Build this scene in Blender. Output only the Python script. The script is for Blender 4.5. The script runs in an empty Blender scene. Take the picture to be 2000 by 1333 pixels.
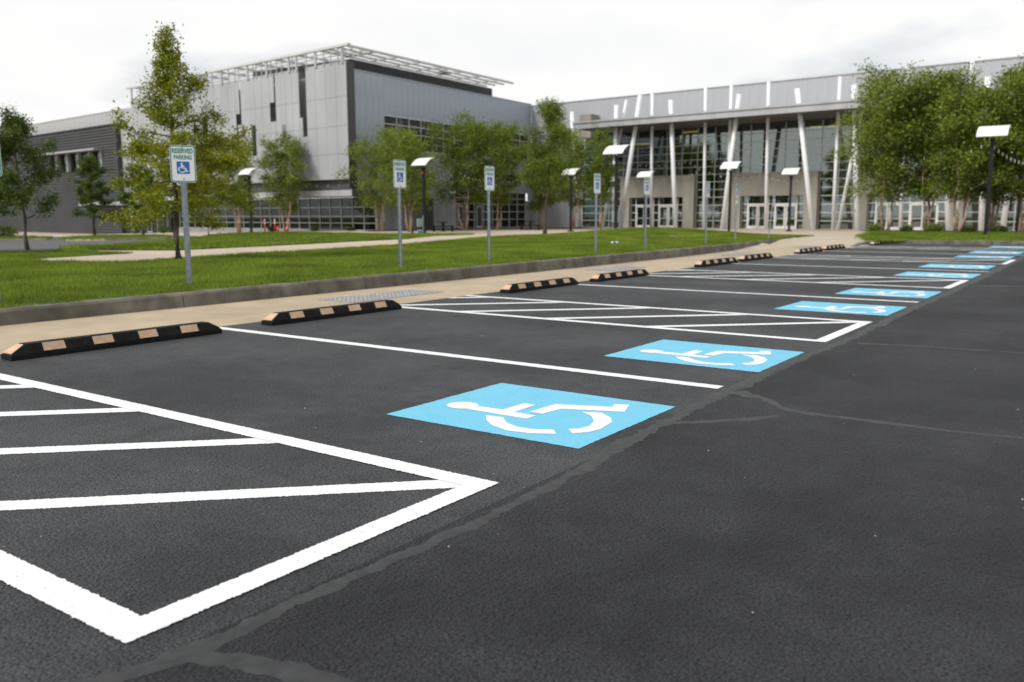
import bpy, bmesh, math, random
import numpy as np
from mathutils import Vector, Matrix

scene = bpy.context.scene
col = scene.collection
R = math.radians

# ------------------------------------------------------------------ camera
CAM_H = 1.08
YAW, PITCH, ROLL = R(54.70), R(8.405), R(-0.132)
cp, sp = math.cos(PITCH), math.sin(PITCH)
fw = Vector((math.sin(YAW) * cp, math.cos(YAW) * cp, -sp))
rt = Vector((math.cos(YAW), -math.sin(YAW), 0))
up = rt.cross(fw)
rt, up = rt * math.cos(ROLL) + up * math.sin(ROLL), up * math.cos(ROLL) - rt * math.sin(ROLL)
cd = bpy.data.cameras.new('camera')
cam = bpy.data.objects.new('camera', cd)
col.objects.link(cam)
m = Matrix((rt, up, -fw)).transposed().to_4x4()
m.translation = (0, 0, CAM_H)
cam.matrix_world = m
cd.sensor_width = 36; cd.sensor_fit = 'HORIZONTAL'
cd.lens = 36 * 1675 / 2000
cd.clip_start = 0.05; cd.clip_end = 4000
cd.dof.use_dof = True
cd.dof.focus_distance = 4.3
cd.dof.aperture_fstop = 2.8
scene.camera = cam

# ------------------------------------------------------------------ sky and sun
SUN_AZ = math.atan2(-0.93, 0.36)      # from +y towards +x
SUN_EL = R(42)
w = bpy.data.worlds.new('World'); scene.world = w; w.use_nodes = True
nt = w.node_tree; N = nt.nodes; L = nt.links
N.clear()
out = N.new('ShaderNodeOutputWorld'); bg = N.new('ShaderNodeBackground')
sky = N.new('ShaderNodeTexSky'); sky.sky_type = 'NISHITA'; sky.sun_disc = False
sky.sun_elevation = SUN_EL; sky.sun_rotation = SUN_AZ
sky.air_density = 1.0; sky.dust_density = 2.0
tc = N.new('ShaderNodeTexCoord')
sep = N.new('ShaderNodeSeparateXYZ'); L.new(tc.outputs['Generated'], sep.inputs[0])
zz = N.new('ShaderNodeMath'); zz.operation = 'MAXIMUM'; zz.inputs[1].default_value = 0.0; L.new(sep.outputs['Z'], zz.inputs[0])
za = N.new('ShaderNodeMath'); za.operation = 'ADD'; za.inputs[1].default_value = 0.22; L.new(zz.outputs[0], za.inputs[0])
dx = N.new('ShaderNodeMath'); dx.operation = 'DIVIDE'; L.new(sep.outputs['X'], dx.inputs[0]); L.new(za.outputs[0], dx.inputs[1])
dy = N.new('ShaderNodeMath'); dy.operation = 'DIVIDE'; L.new(sep.outputs['Y'], dy.inputs[0]); L.new(za.outputs[0], dy.inputs[1])
cmb = N.new('ShaderNodeCombineXYZ'); L.new(dx.outputs[0], cmb.inputs[0]); L.new(dy.outputs[0], cmb.inputs[1])
n1 = N.new('ShaderNodeTexNoise'); n1.inputs['Scale'].default_value = 0.8; n1.inputs['Detail'].default_value = 6; n1.inputs['Roughness'].default_value = 0.5
mp = N.new('ShaderNodeMapping'); mp.inputs['Location'].default_value = (3.1, 0.9, 0.0)
L.new(cmb.outputs[0], mp.inputs[0]); L.new(mp.outputs[0], n1.inputs['Vector'])
cr = N.new('ShaderNodeValToRGB')
cr.color_ramp.elements[0].position = 0.30; cr.color_ramp.elements[0].color = (0.35, 0.35, 0.35, 1)
cr.color_ramp.elements[1].position = 0.44; cr.color_ramp.elements[1].color = (1, 1, 1, 1)
L.new(n1.outputs['Fac'], cr.inputs[0])
n2 = N.new('ShaderNodeTexNoise'); n2.inputs['Scale'].default_value = 1.7; n2.inputs['Detail'].default_value = 5
mp2 = N.new('ShaderNodeMapping'); mp2.inputs['Location'].default_value = (7.7, 2.2, 1.0)
L.new(cmb.outputs[0], mp2.inputs[0]); L.new(mp2.outputs[0], n2.inputs['Vector'])
cr2 = N.new('ShaderNodeValToRGB')
cr2.color_ramp.elements[0].position = 0.25; cr2.color_ramp.elements[0].color = (9.35, 9.45, 9.55, 1)
cr2.color_ramp.elements[1].position = 0.50; cr2.color_ramp.elements[1].color = (9.9, 9.9, 9.85, 1)
L.new(n2.outputs['Fac'], cr2.inputs[0])
mx = N.new('ShaderNodeMix'); mx.data_type = 'RGBA'
L.new(cr.outputs[0], mx.inputs['Factor']); L.new(sky.outputs[0], mx.inputs['A']); L.new(cr2.outputs[0], mx.inputs['B'])
L.new(mx.outputs['Result'], bg.inputs['Color']); bg.inputs['Strength'].default_value = 0.1
L.new(bg.outputs[0], out.inputs[0])

sl = bpy.data.lights.new('sun', 'SUN'); sl.energy = 3.0; sl.angle = R(16); sl.color = (1.0, 0.965, 0.92)
so = bpy.data.objects.new('sun', sl); col.objects.link(so)
sd = Vector((math.sin(SUN_AZ) * math.cos(SUN_EL), math.cos(SUN_AZ) * math.cos(SUN_EL), math.sin(SUN_EL)))
so.rotation_euler = sd.to_track_quat('Z', 'Y').to_euler()
so.location = (-20, 20, 40)

scene.view_settings.view_transform = 'Standard'; scene.view_settings.look = 'None'
scene.view_settings.exposure = 0; scene.view_settings.gamma = 1
scene.render.engine = 'CYCLES'
scene.cycles.use_denoising = True; scene.cycles.use_adaptive_sampling = False
scene.cycles.denoising_prefilter = 'ACCURATE'; scene.cycles.denoising_input_passes = 'RGB_ALBEDO_NORMAL'
scene.cycles.max_bounces = 6; scene.cycles.transparent_max_bounces = 12

# ------------------------------------------------------------------ helpers
I4 = Matrix.Identity(4)
WM = {}

def reg(o, parent, M):
    if parent is not None:
        o.parent = parent
        o.matrix_parent_inverse = WM[parent.name].inverted()
    o.matrix_basis = M
    WM[o.name] = M.copy()
    col.objects.link(o)
    return o

def obj(name, mesh, parent=None, M=I4):
    return reg(bpy.data.objects.new(name, mesh), parent, M)

def tag(o, label=None, cat=None, group=None, kind=None):
    if label: o['label'] = label
    if cat: o['category'] = cat
    if group: o['group'] = group
    if kind: o['kind'] = kind
    return o

def thing(name, label, cat, loc=(0, 0, 0), group=None):
    o = bpy.data.objects.new(name, None); o.empty_display_size = 0.3
    reg(o, None, Matrix.Translation(loc))
    return tag(o, label, cat, group)

def copy_tree(o, M=None, parent=None):
    c = o.copy(); col.objects.link(c); c.parent = parent
    WM[c.name] = M if M is not None else WM[o.name]
    if M is not None: c.matrix_basis = M
    for ch in [k for k in o.children]:
        copy_tree(ch, None, c)
    return c

def mesh_np(name, verts, faces, mat=None, smooth=False):
    me = bpy.data.meshes.new(name)
    me.from_pydata([tuple(v) for v in verts], [], [tuple(f) for f in faces])
    if mat: me.materials.append(mat)
    if smooth: me.polygons.foreach_set('use_smooth', [True] * len(me.polygons))
    me.update()
    return me

def quads_np(name, V, mat):
    """V: (n,4,3) array of quads, built fast"""
    n = len(V); me = bpy.data.meshes.new(name)
    me.vertices.add(4 * n); me.vertices.foreach_set('co', V.reshape(-1).astype(np.float32))
    me.loops.add(4 * n); me.loops.foreach_set('vertex_index', np.arange(4 * n, dtype=np.int32))
    me.polygons.add(n)
    me.polygons.foreach_set('loop_start', np.arange(0, 4 * n, 4, dtype=np.int32))
    me.polygons.foreach_set('loop_total', np.full(n, 4, dtype=np.int32))
    me.materials.append(mat); me.update(calc_edges=True)
    return me

class MB:
    def __init__(s): s.v = []; s.f = []
    def add(s, vs, fs):
        b = len(s.v); s.v += [tuple(v) for v in vs]; s.f += [tuple(b + i for i in f) for f in fs]; return s
    def box(s, x0, x1, y0, y1, z0, z1):
        return s.hexa([(x0, y0, z0), (x1, y0, z0), (x1, y1, z0), (x0, y1, z0), (x0, y0, z1), (x1, y0, z1), (x1, y1, z1), (x0, y1, z1)])
    def hexa(s, p):
        return s.add(p, [(3, 2, 1, 0), (4, 5, 6, 7), (0, 1, 5, 4), (1, 2, 6, 5), (2, 3, 7, 6), (3, 0, 4, 7)])
    def pbox(s, P, s0, s1, z0, z1, o0, o1):
        q = []
        for z in (z0, z1):
            for (a, o) in ((s0, o0), (s1, o0), (s1, o1), (s0, o1)):
                x, y = P.pt(a, o); q.append((x, y, z))
        return s.hexa(q)
    def tube(s, pts, rad, n=6, cap=True):
        pts = [Vector(p) for p in pts]; b = len(s.v)
        if not hasattr(rad, '__len__'): rad = [rad] * len(pts)
        ref = Vector((0, 0, 1))
        for i, p in enumerate(pts):
            d = (pts[min(i + 1, len(pts) - 1)] - pts[max(i - 1, 0)]).normalized()
            a = d.cross(ref)
            if a.length < 1e-3: a = d.cross(Vector((1, 0, 0)))
            a.normalize(); c = d.cross(a)
            for k in range(n):
                t = 2 * math.pi * k / n
                s.v.append(tuple(p + a * (math.cos(t) * rad[i]) + c * (math.sin(t) * rad[i])))
        for i in range(len(pts) - 1):
            for k in range(n):
                s.f.append((b + i * n + k, b + i * n + (k + 1) % n, b + (i + 1) * n + (k + 1) % n, b + (i + 1) * n + k))
        if cap:
            s.f.append(tuple(b + k for k in range(n))[::-1]); e = b + (len(pts) - 1) * n
            s.f.append(tuple(e + k for k in range(n)))
        return s
    def mesh(s, name, mat, smooth=False):
        me = mesh_np(name, s.v, s.f, mat, smooth)
        bm = bmesh.new(); bm.from_mesh(me); bmesh.ops.recalc_face_normals(bm, faces=bm.faces); bm.to_mesh(me); bm.free()
        if smooth: me.polygons.foreach_set('use_smooth', [True] * len(me.polygons))
        return me
    def build(s, name, mat, parent=None, smooth=False, origin=None):
        if origin is not None:
            ox, oy, oz = origin; s.v = [(x - ox, y - oy, z - oz) for x, y, z in s.v]
            return obj(name, s.mesh(name, mat, smooth), parent, Matrix.Translation(origin))
        return obj(name, s.mesh(name, mat, smooth), parent)

def bevel_mesh(me, w=0.01, seg=1):
    bm = bmesh.new(); bm.from_mesh(me)
    bmesh.ops.bevel(bm, geom=[e for e in bm.edges], offset=w, segments=seg, affect='EDGES', profile=0.7)
    bm.to_mesh(me); bm.free(); return me

class Plane:
    """a vertical wall plane: p = start point, d = direction along it, n = outward normal"""
    def __init__(s, p, d, n): s.p = p; s.d = d; s.n = n; s.sg = 1 if (-d[1] * n[0] + d[0] * n[1]) > 0 else -1
    def pt(s, a, o=0.0): return (s.p[0] + s.d[0] * a + s.n[0] * o, s.p[1] + s.d[1] * a + s.n[1] * o)
    def mat(s, a, z, o=0.0):
        x, y = s.pt(a, o)
        return Matrix.Translation((x, y, z)) @ Matrix.Rotation(math.atan2(s.d[1], s.d[0]), 4, 'Z')

PCACHE = {}
def panel(name, P, s0, s1, z0, z1, o0, th, mat, parent, bev=0.0):
    """a box piece on a wall plane; alike pieces share one mesh"""
    wd, h = round(s1 - s0, 3), round(z1 - z0, 3)
    key = (name, wd, h, th, P.sg, mat.name, bev)
    if key not in PCACHE:
        me = MB().box(0, wd, min(0, th * P.sg), max(0, th * P.sg), 0, h).mesh(name, mat)
        if bev: bevel_mesh(me, bev)
        PCACHE[key] = me
    return obj(name, PCACHE[key], parent, P.mat(s0, z0, o0))

# ------------------------------------------------------------------ materials
def newmat(name):
    mt = bpy.data.materials.new(name); mt.use_nodes = True
    n = mt.node_tree.nodes; b = n['Principled BSDF']
    return mt, n, mt.node_tree.links, b

def noise_mat(name, c1, c2, scale=3.0, detail=4, rough=0.7, bump=0.0, bscale=40.0, bdist=0.01, spec=0.5, metallic=0.0, coords='Position', lo=0.35, hi=0.65, c3=None, s3=0.3, m3=0.5, stretch=(1, 1, 1)):
    mt, n, l, b = newmat(name)
    if coords == 'Position':
        g = n.new('ShaderNodeNewGeometry'); vec = g.outputs['Position']
    else:
        g = n.new('ShaderNodeTexCoord'); vec = g.outputs[coords]
    mpn = n.new('ShaderNodeMapping'); mpn.inputs['Scale'].default_value = stretch; l.new(vec, mpn.inputs[0]); vec = mpn.outputs[0]
    t = n.new('ShaderNodeTexNoise'); t.inputs['Scale'].default_value = scale; t.inputs['Detail'].default_value = detail
    l.new(vec, t.inputs['Vector'])
    r = n.new('ShaderNodeValToRGB'); e = r.color_ramp.elements
    e[0].position = lo; e[1].position = hi; e[0].color = (*c1, 1); e[1].color = (*c2, 1)
    l.new(t.outputs['Fac'], r.inputs[0]); colr = r.outputs[0]
    if c3:
        t3 = n.new('ShaderNodeTexNoise'); t3.inputs['Scale'].default_value = s3; t3.inputs['Detail'].default_value = 5; l.new(vec, t3.inputs['Vector'])
        r3 = n.new('ShaderNodeMapRange'); r3.inputs[1].default_value = 0.45; r3.inputs[2].default_value = 0.7; r3.inputs[4].default_value = m3
        l.new(t3.outputs['Fac'], r3.inputs[0])
        mxn = n.new('ShaderNodeMix'); mxn.data_type = 'RGBA'; mxn.inputs['B'].default_value = (*c3, 1)
        l.new(r3.outputs[0], mxn.inputs['Factor']); l.new(colr, mxn.inputs['A']); colr = mxn.outputs['Result']
    l.new(colr, b.inputs['Base Color'])
    b.inputs['Roughness'].default_value = rough; b.inputs['Specular IOR Level'].default_value = spec; b.inputs['Metallic'].default_value = metallic
    if bump:
        t2 = n.new('ShaderNodeTexNoise'); t2.inputs['Scale'].default_value = bscale; t2.inputs['Detail'].default_value = 3; l.new(vec, t2.inputs['Vector'])
        bp = n.new('ShaderNodeBump'); bp.inputs['Strength'].default_value = bump; bp.inputs['Distance'].default_value = bdist
        l.new(t2.outputs['Fac'], bp.inputs['Height']); l.new(bp.outputs[0], b.inputs['Normal'])
    return mt

def asphalt_mat(name, c1, c2, relief, streak):
    """dark sealed asphalt: stones about 8 mm wide stand out of the seal coat, shade in the pits between them painted dark, faint tyre streaks"""
    mt, n, l, b = newmat(name)
    g = n.new('ShaderNodeNewGeometry'); vec = g.outputs['Position']
    def noise(scale, detail, rough=.5, st=None):
        v = vec
        if st:
            mpn = n.new('ShaderNodeMapping'); mpn.inputs['Scale'].default_value = st; l.new(vec, mpn.inputs[0]); v = mpn.outputs[0]
        t = n.new('ShaderNodeTexNoise'); t.inputs['Scale'].default_value = scale; t.inputs['Detail'].default_value = detail; t.inputs['Roughness'].default_value = rough
        l.new(v, t.inputs['Vector']); return t.outputs['Fac']
    def rng(f, a0, a1, b0, b1):
        r_ = n.new('ShaderNodeMapRange'); l.new(f, r_.inputs[0])
        for i_, k_ in enumerate((a0, a1, b0, b1)): r_.inputs[i_ + 1].default_value = k_
        return r_.outputs[0]
    def mul(x, y):
        m_ = n.new('ShaderNodeMath'); m_.operation = 'MULTIPLY'; l.new(x, m_.inputs[0]); l.new(y, m_.inputs[1]); return m_.outputs[0]
    r = n.new('ShaderNodeValToRGB'); e = r.color_ramp.elements
    e[0].position = 0.36; e[1].position = 0.62; e[0].color = (*c1, 1); e[1].color = (*c2, 1); l.new(noise(0.75, 7, .6), r.inputs[0])
    k = mul(rng(noise(120, 3, .6), .32, .68, .25, 1.75), rng(noise(60, 3, .6), .30, .46, .25, 1.0))  # grain, and shade between the stones darkened into the colour
    k = mul(k, rng(noise(260, 1), .66, .76, 1.0, 2.4))
    k = mul(k, rng(noise(1.0, 5, .6, streak), .35, .65, .84, 1.1))
    k = mul(k, rng(noise(6, 6, .7), .3, .7, .86, 1.12))
    mu = n.new('ShaderNodeVectorMath'); mu.operation = 'SCALE'; l.new(r.outputs[0], mu.inputs[0]); l.new(k, mu.inputs['Scale'])
    l.new(mu.outputs[0], b.inputs['Base Color'])
    vo = n.new('ShaderNodeTexVoronoi'); vo.inputs['Scale'].default_value = 120; vo.feature = 'SMOOTH_F1'; l.new(vec, vo.inputs['Vector'])
    ad = n.new('ShaderNodeMath'); ad.operation = 'MULTIPLY_ADD'; ad.inputs[1].default_value = -0.8; l.new(vo.outputs['Distance'], ad.inputs[0]); l.new(noise(42, 4), ad.inputs[2])
    bp = n.new('ShaderNodeBump'); bp.inputs['Strength'].default_value = relief; bp.inputs['Distance'].default_value = 0.014
    l.new(ad.outputs[0], bp.inputs['Height']); l.new(bp.outputs[0], b.inputs['Normal'])
    b.inputs['Roughness'].default_value = 0.7; b.inputs['Specular IOR Level'].default_value = 0.25
    return mt

def paint_mat(name, c, worn, grain):
    """road paint lying over asphalt relief"""
    mt, n, l, b = newmat(name)
    g = n.new('ShaderNodeNewGeometry'); vec = g.outputs['Position']
    t = n.new('ShaderNodeTexNoise'); t.inputs['Scale'].default_value = 6; t.inputs['Detail'].default_value = 8; t.inputs['Roughness'].default_value = 0.7; l.new(vec, t.inputs['Vector'])
    r = n.new('ShaderNodeValToRGB'); e = r.color_ramp.elements
    e[0].position = 0.3; e[1].position = 0.55; e[0].color = tuple(k * worn for k in c) + (1,); e[1].color = (*c, 1)
    l.new(t.outputs['Fac'], r.inputs[0])
    f = n.new('ShaderNodeTexNoise'); f.inputs['Scale'].default_value = 90; f.inputs['Detail'].default_value = 2; l.new(vec, f.inputs['Vector'])
    pit = n.new('ShaderNodeMapRange'); pit.inputs[1].default_value = 0.27; pit.inputs[2].default_value = 0.36; pit.inputs[3].default_value = 0.62; pit.inputs[4].default_value = 1.0; l.new(f.outputs['Fac'], pit.inputs[0])
    gr = n.new('ShaderNodeTexNoise'); gr.inputs['Scale'].default_value = 150; gr.inputs['Detail'].default_value = 2; l.new(vec, gr.inputs['Vector'])
    grm = n.new('ShaderNodeMapRange'); grm.inputs[1].default_value = .3; grm.inputs[2].default_value = .7; grm.inputs[3].default_value = 1 - grain; grm.inputs[4].default_value = 1 + grain * .6; l.new(gr.outputs['Fac'], grm.inputs[0])
    pm = n.new('ShaderNodeMath'); pm.operation = 'MULTIPLY'; l.new(pit.outputs[0], pm.inputs[0]); l.new(grm.outputs[0], pm.inputs[1])
    mu = n.new('ShaderNodeVectorMath'); mu.operation = 'SCALE'; l.new(r.outputs[0], mu.inputs[0]); l.new(pm.outputs[0], mu.inputs['Scale'])
    l.new(mu.outputs[0], b.inputs['Base Color'])
    bp = n.new('ShaderNodeBump'); bp.inputs['Strength'].default_value = 0.14; bp.inputs['Distance'].default_value = 0.004
    l.new(f.outputs['Fac'], bp.inputs['Height']); l.new(bp.outputs[0], b.inputs['Normal'])
    b.inputs['Roughness'].default_value = 0.65
    return mt

def leaf_mat(name, dark, light):
    mt, n, l, b = newmat(name)
    g = n.new('ShaderNodeNewGeometry')
    r = n.new('ShaderNodeValToRGB'); e = r.color_ramp.elements
    e[0].color = (*dark, 1); e[1].color = (*light, 1); l.new(g.outputs['Random Per Island'], r.inputs[0])
    l.new(r.outputs[0], b.inputs['Base Color']); b.inputs['Roughness'].default_value = 0.55; b.inputs['Specular IOR Level'].default_value = 0.25
    tr = n.new('ShaderNodeBsdfTranslucent'); l.new(r.outputs[0], tr.inputs['Color'])
    mxs = n.new('ShaderNodeMixShader'); mxs.inputs[0].default_value = 0.38
    l.new(b.outputs[0], mxs.inputs[1]); l.new(tr.outputs[0], mxs.inputs[2]); l.new(mxs.outputs[0], n['Material Output'].inputs[0])
    return mt

def glass_mat(name, tint, refl):
    mt, n, l, b = newmat(name)
    n.remove(b)
    tr = n.new('ShaderNodeBsdfTransparent'); tr.inputs[0].default_value = (*tint, 1)
    gl = n.new('ShaderNodeBsdfGlossy'); gl.inputs['Roughness'].default_value = 0.02; gl.inputs['Color'].default_value = (0.86, 0.95, 0.93, 1)
    fr = n.new('ShaderNodeFresnel'); fr.inputs[0].default_value = 1.45
    ad = n.new('ShaderNodeMath'); ad.operation = 'ADD'; ad.inputs[1].default_value = refl; l.new(fr.outputs[0], ad.inputs[0])
    mxs = n.new('ShaderNodeMixShader'); l.new(ad.outputs[0], mxs.inputs[0]); l.new(tr.outputs[0], mxs.inputs[1]); l.new(gl.outputs[0], mxs.inputs[2])
    l.new(mxs.outputs[0], n['Material Output'].inputs[0])
    return mt

def glow_mat(name, c, s):
    mt, n, l, b = newmat(name)
    b.inputs['Base Color'].default_value = (*c, 1); b.inputs['Emission Color'].default_value = (*c, 1); b.inputs['Emission Strength'].default_value = s
    return mt

M = {}
M['asphalt'] = asphalt_mat('sealed_asphalt', (0.0265, 0.0285, 0.0315), (0.053, 0.0555, 0.0595), 0.9, (1.6, .22, 1))
M['lane'] = asphalt_mat('lane_asphalt', (0.0115, 0.0122, 0.0148), (0.031, 0.0323, 0.0368), 1.1, (.22, 1.6, 1))
M['drive'] = noise_mat('driveway_asphalt', (0.05, 0.05, 0.055), (0.065, 0.065, 0.07), 0.6, rough=0.8)
M['sealant'] = noise_mat('crack_sealant', (0.019, 0.020, 0.0218), (0.034, 0.0352, 0.037), 18, 9, rough=0.62, bump=0.4, bscale=60, bdist=0.003, spec=0.35)
M['white_paint'] = paint_mat('white_road_paint', (0.68, 0.69, 0.695), 0.90, .06)
M['blue_paint'] = paint_mat('blue_road_paint', (0.125, 0.45, 0.63), 0.90, .12)
M['walk'] = noise_mat('walk_concrete', (0.33, 0.265, 0.18), (0.40, 0.325, 0.225), 2.2, 8, rough=0.85, bump=0.25, bscale=70, bdist=0.004, c3=(0.26, 0.205, 0.135), s3=0.7, m3=0.5)
M['kerb'] = noise_mat('kerb_concrete', (0.08, 0.075, 0.063), (0.18, 0.165, 0.135), 3.5, 8, rough=0.9, bump=0.35, bscale=55, bdist=0.006, c3=(0.06, 0.054, 0.042), s3=1.2, m3=0.6)
M['plaza'] = noise_mat('plaza_concrete', (0.36, 0.30, 0.23), (0.44, 0.365, 0.28), 0.8, 6, rough=0.9)
M['soil'] = noise_mat('lawn_soil', (0.05, 0.085, 0.012), (0.085, 0.12, 0.02), 8, 4, rough=1)
M['mulch'] = noise_mat('mulch', (0.018, 0.013, 0.010), (0.05, 0.035, 0.026), 14, 5, rough=1, bump=0.8, bscale=20, bdist=0.05)
M['far_ground'] = noise_mat('far_grass', (0.05, 0.08, 0.02), (0.08, 0.11, 0.03), 0.05, 4, rough=1)
M['rubber'] = noise_mat('black_rubber', (0.006, 0.006, 0.0065), (0.012, 0.012, 0.0125), 20, rough=0.8, bump=0.2, bscale=90, bdist=0.002, spec=0.15)
M['reflect_tan'] = noise_mat('tan_reflector', (0.44, 0.29, 0.185), (0.56, 0.375, 0.245), 18, 6, rough=0.5, coords='Object')
M['galv'] = noise_mat('galvanised_steel', (0.22, 0.25, 0.28), (0.33, 0.37, 0.40), 14, 5, rough=0.45, metallic=0.6, coords='Object')
M['sign_white'] = noise_mat('sign_white', (0.74, 0.77, 0.79), (0.80, 0.82, 0.83), 3, rough=0.4, coords='Object')
M['sign_green'] = noise_mat('sign_green', (0.002, 0.19, 0.135), (0.004, 0.22, 0.16), 4, rough=0.4, coords='Object')
M['sign_blue'] = noise_mat('sign_blue', (0.008, 0.115, 0.44), (0.012, 0.13, 0.48), 4, rough=0.4, coords='Object')
M['bolt'] = noise_mat('bolt_steel', (0.12, 0.12, 0.12), (0.2, 0.2, 0.2), 30, rough=0.4, metallic=0.8, coords='Object')
M['black_metal'] = noise_mat('black_paint', (0.006, 0.006, 0.007), (0.011, 0.011, 0.012), 5, rough=0.5, spec=0.25, coords='Object')
M['white_metal'] = noise_mat('white_enamel', (0.63, 0.635, 0.64), (0.70, 0.705, 0.71), 2, rough=0.45, coords='Object')
M['column'] = noise_mat('white_column', (0.70, 0.715, 0.735), (0.77, 0.785, 0.80), 0.6, rough=0.45)
M['screen'] = noise_mat('perforated_screen', (0.325, 0.34, 0.355), (0.40, 0.412, 0.425), 0.35, 5, rough=0.55, metallic=0.2, stretch=(1, 1, 0.35))
M['backwall'] = noise_mat('grey_backwall', (0.20, 0.205, 0.21), (0.25, 0.255, 0.26), 0.5, rough=0.6)
M['grey_panel'] = noise_mat('blue_grey_panel', (0.29, 0.33, 0.385), (0.34, 0.38, 0.435), 0.5, 4, rough=0.42, metallic=0.25, coords='Object')
M['fascia_panel'] = noise_mat('silver_panel', (0.375, 0.385, 0.41), (0.42, 0.43, 0.455), 0.4, 4, rough=0.45, metallic=0.25, coords='Object')
M['rib_panel'] = noise_mat('ribbed_panel', (0.37, 0.375, 0.38), (0.42, 0.425, 0.43), 0.4, 4, rough=0.5, metallic=0.2, coords='Object')
M['dark_clad'] = noise_mat('charcoal_cladding', (0.055, 0.056, 0.06), (0.075, 0.076, 0.08), 0.3, rough=0.55, metallic=0.2)
M['slot_glass'] = noise_mat('slot_glass', (0.07, 0.075, 0.08), (0.12, 0.125, 0.13), 0.8, rough=0.2)
M['dark_band'] = noise_mat('dark_louvre', (0.035, 0.035, 0.04), (0.05, 0.05, 0.055), 0.5, rough=0.6)
M['concrete'] = noise_mat('board_concrete', (0.25, 0.235, 0.205), (0.33, 0.31, 0.275), 1.1, 7, rough=0.9, bump=0.2, bscale=12, bdist=0.01, c3=(0.21, 0.195, 0.17), s3=0.4, m3=0.5, stretch=(1, 1, 0.3))
M['grey_concrete'] = noise_mat('grey_concrete', (0.27, 0.275, 0.285), (0.34, 0.345, 0.355), 1.1, 7, rough=0.9, c3=(0.22, 0.225, 0.235), s3=0.4, m3=0.5, stretch=(1, 1, 0.3))
M['mullion'] = noise_mat('aluminium_mullion', (0.50, 0.50, 0.485), (0.58, 0.58, 0.565), 3, rough=0.4, metallic=0.4, coords='Object')
M['door_white'] = noise_mat('white_door_frame', (0.60, 0.60, 0.58), (0.68, 0.68, 0.66), 3, rough=0.45, coords='Object')
M['soffit'] = noise_mat('dark_soffit', (0.10, 0.10, 0.098), (0.13, 0.13, 0.127), 1, rough=0.7)
M['canopy_edge'] = noise_mat('canopy_edge', (0.36, 0.37, 0.385), (0.43, 0.44, 0.455), 1, rough=0.35, metallic=0.3)
M['interior'] = noise_mat('interior_wall', (0.10, 0.115, 0.11), (0.16, 0.18, 0.17), 0.3, rough=0.9)
M['glass'] = glass_mat('tinted_glass', (0.25, 0.33, 0.31), 0.19)
M['glass_dark'] = glass_mat('dark_glass', (0.16, 0.19, 0.19), 0.015)
M['lamp_glow'] = glow_mat('warm_lamp', (1.0, 0.42, 0.10), 5.0)
M['bulb'] = noise_mat('frosted_bulb', (0.45, 0.43, 0.38), (0.55, 0.52, 0.46), 5, rough=0.3, coords='Object')
M['red'] = noise_mat('red_plastic', (0.55, 0.03, 0.02), (0.65, 0.05, 0.03), 5, rough=0.5, coords='Object')
M['box_green'] = noise_mat('utility_green', (0.16, 0.21, 0.20), (0.22, 0.27, 0.26), 6, rough=0.6, coords='Object')
M['tree_bark'] = noise_mat('dark_bark', (0.035, 0.028, 0.022), (0.085, 0.07, 0.055), 12, 6, rough=0.95, bump=0.6, bscale=30, bdist=0.02, stretch=(1, 1, 0.3))
M['birch_bark'] = noise_mat('birch_bark', (0.20, 0.125, 0.085), (0.50, 0.37, 0.28), 7, 6, rough=0.9, bump=0.5, bscale=20, bdist=0.02, stretch=(1, 1, 0.5))
M['leaf_yellow'] = leaf_mat('yellow_green_leaf', (0.11, 0.15, 0.010), (0.33, 0.33, 0.014))
M['leaf_mid'] = leaf_mat('mid_green_leaf', (0.068, 0.118, 0.014), (0.21, 0.275, 0.032))
M['leaf_dark'] = leaf_mat('dark_green_leaf', (0.040, 0.076, 0.012), (0.115, 0.165, 0.022))
M['leaf_birch'] = leaf_mat('birch_leaf', (0.090, 0.138, 0.018), (0.275, 0.335, 0.048))
M['grass_blade'] = leaf_mat('grass_blade', (0.085, 0.15, 0.012), (0.265, 0.345, 0.034))
def patchy(mt, k0, k1):
    n = mt.node_tree.nodes; l = mt.node_tree.links
    r = next(x for x in n if x.type == 'VALTORGB')
    g = n.new('ShaderNodeNewGeometry'); t = n.new('ShaderNodeTexNoise'); t.inputs['Scale'].default_value = 0.9; t.inputs['Detail'].default_value = 5
    l.new(g.outputs['Position'], t.inputs['Vector'])
    mr = n.new('ShaderNodeMapRange'); mr.inputs[1].default_value = .35; mr.inputs[2].default_value = .65; mr.inputs[3].default_value = k0; mr.inputs[4].default_value = k1; l.new(t.outputs['Fac'], mr.inputs[0])
    sc = n.new('ShaderNodeVectorMath'); sc.operation = 'SCALE'; l.new(r.outputs[0], sc.inputs[0]); l.new(mr.outputs[0], sc.inputs['Scale'])
    for lk in [x for x in l if x.from_node == r and x.to_node != sc]:
        to = lk.to_socket; l.remove(lk); l.new(sc.outputs[0], to)
patchy(M['grass_blade'], .62, 1.15)
M['wire'] = M['black_metal']
M['slat'] = noise_mat('trellis_white', (0.48, 0.485, 0.485), (0.55, 0.555, 0.555), 1, rough=0.5)
M['plate'] = noise_mat('cast_plate', (0.22, 0.22, 0.225), (0.34, 0.34, 0.345), 12, 5, rough=0.5, metallic=0.5)

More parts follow.
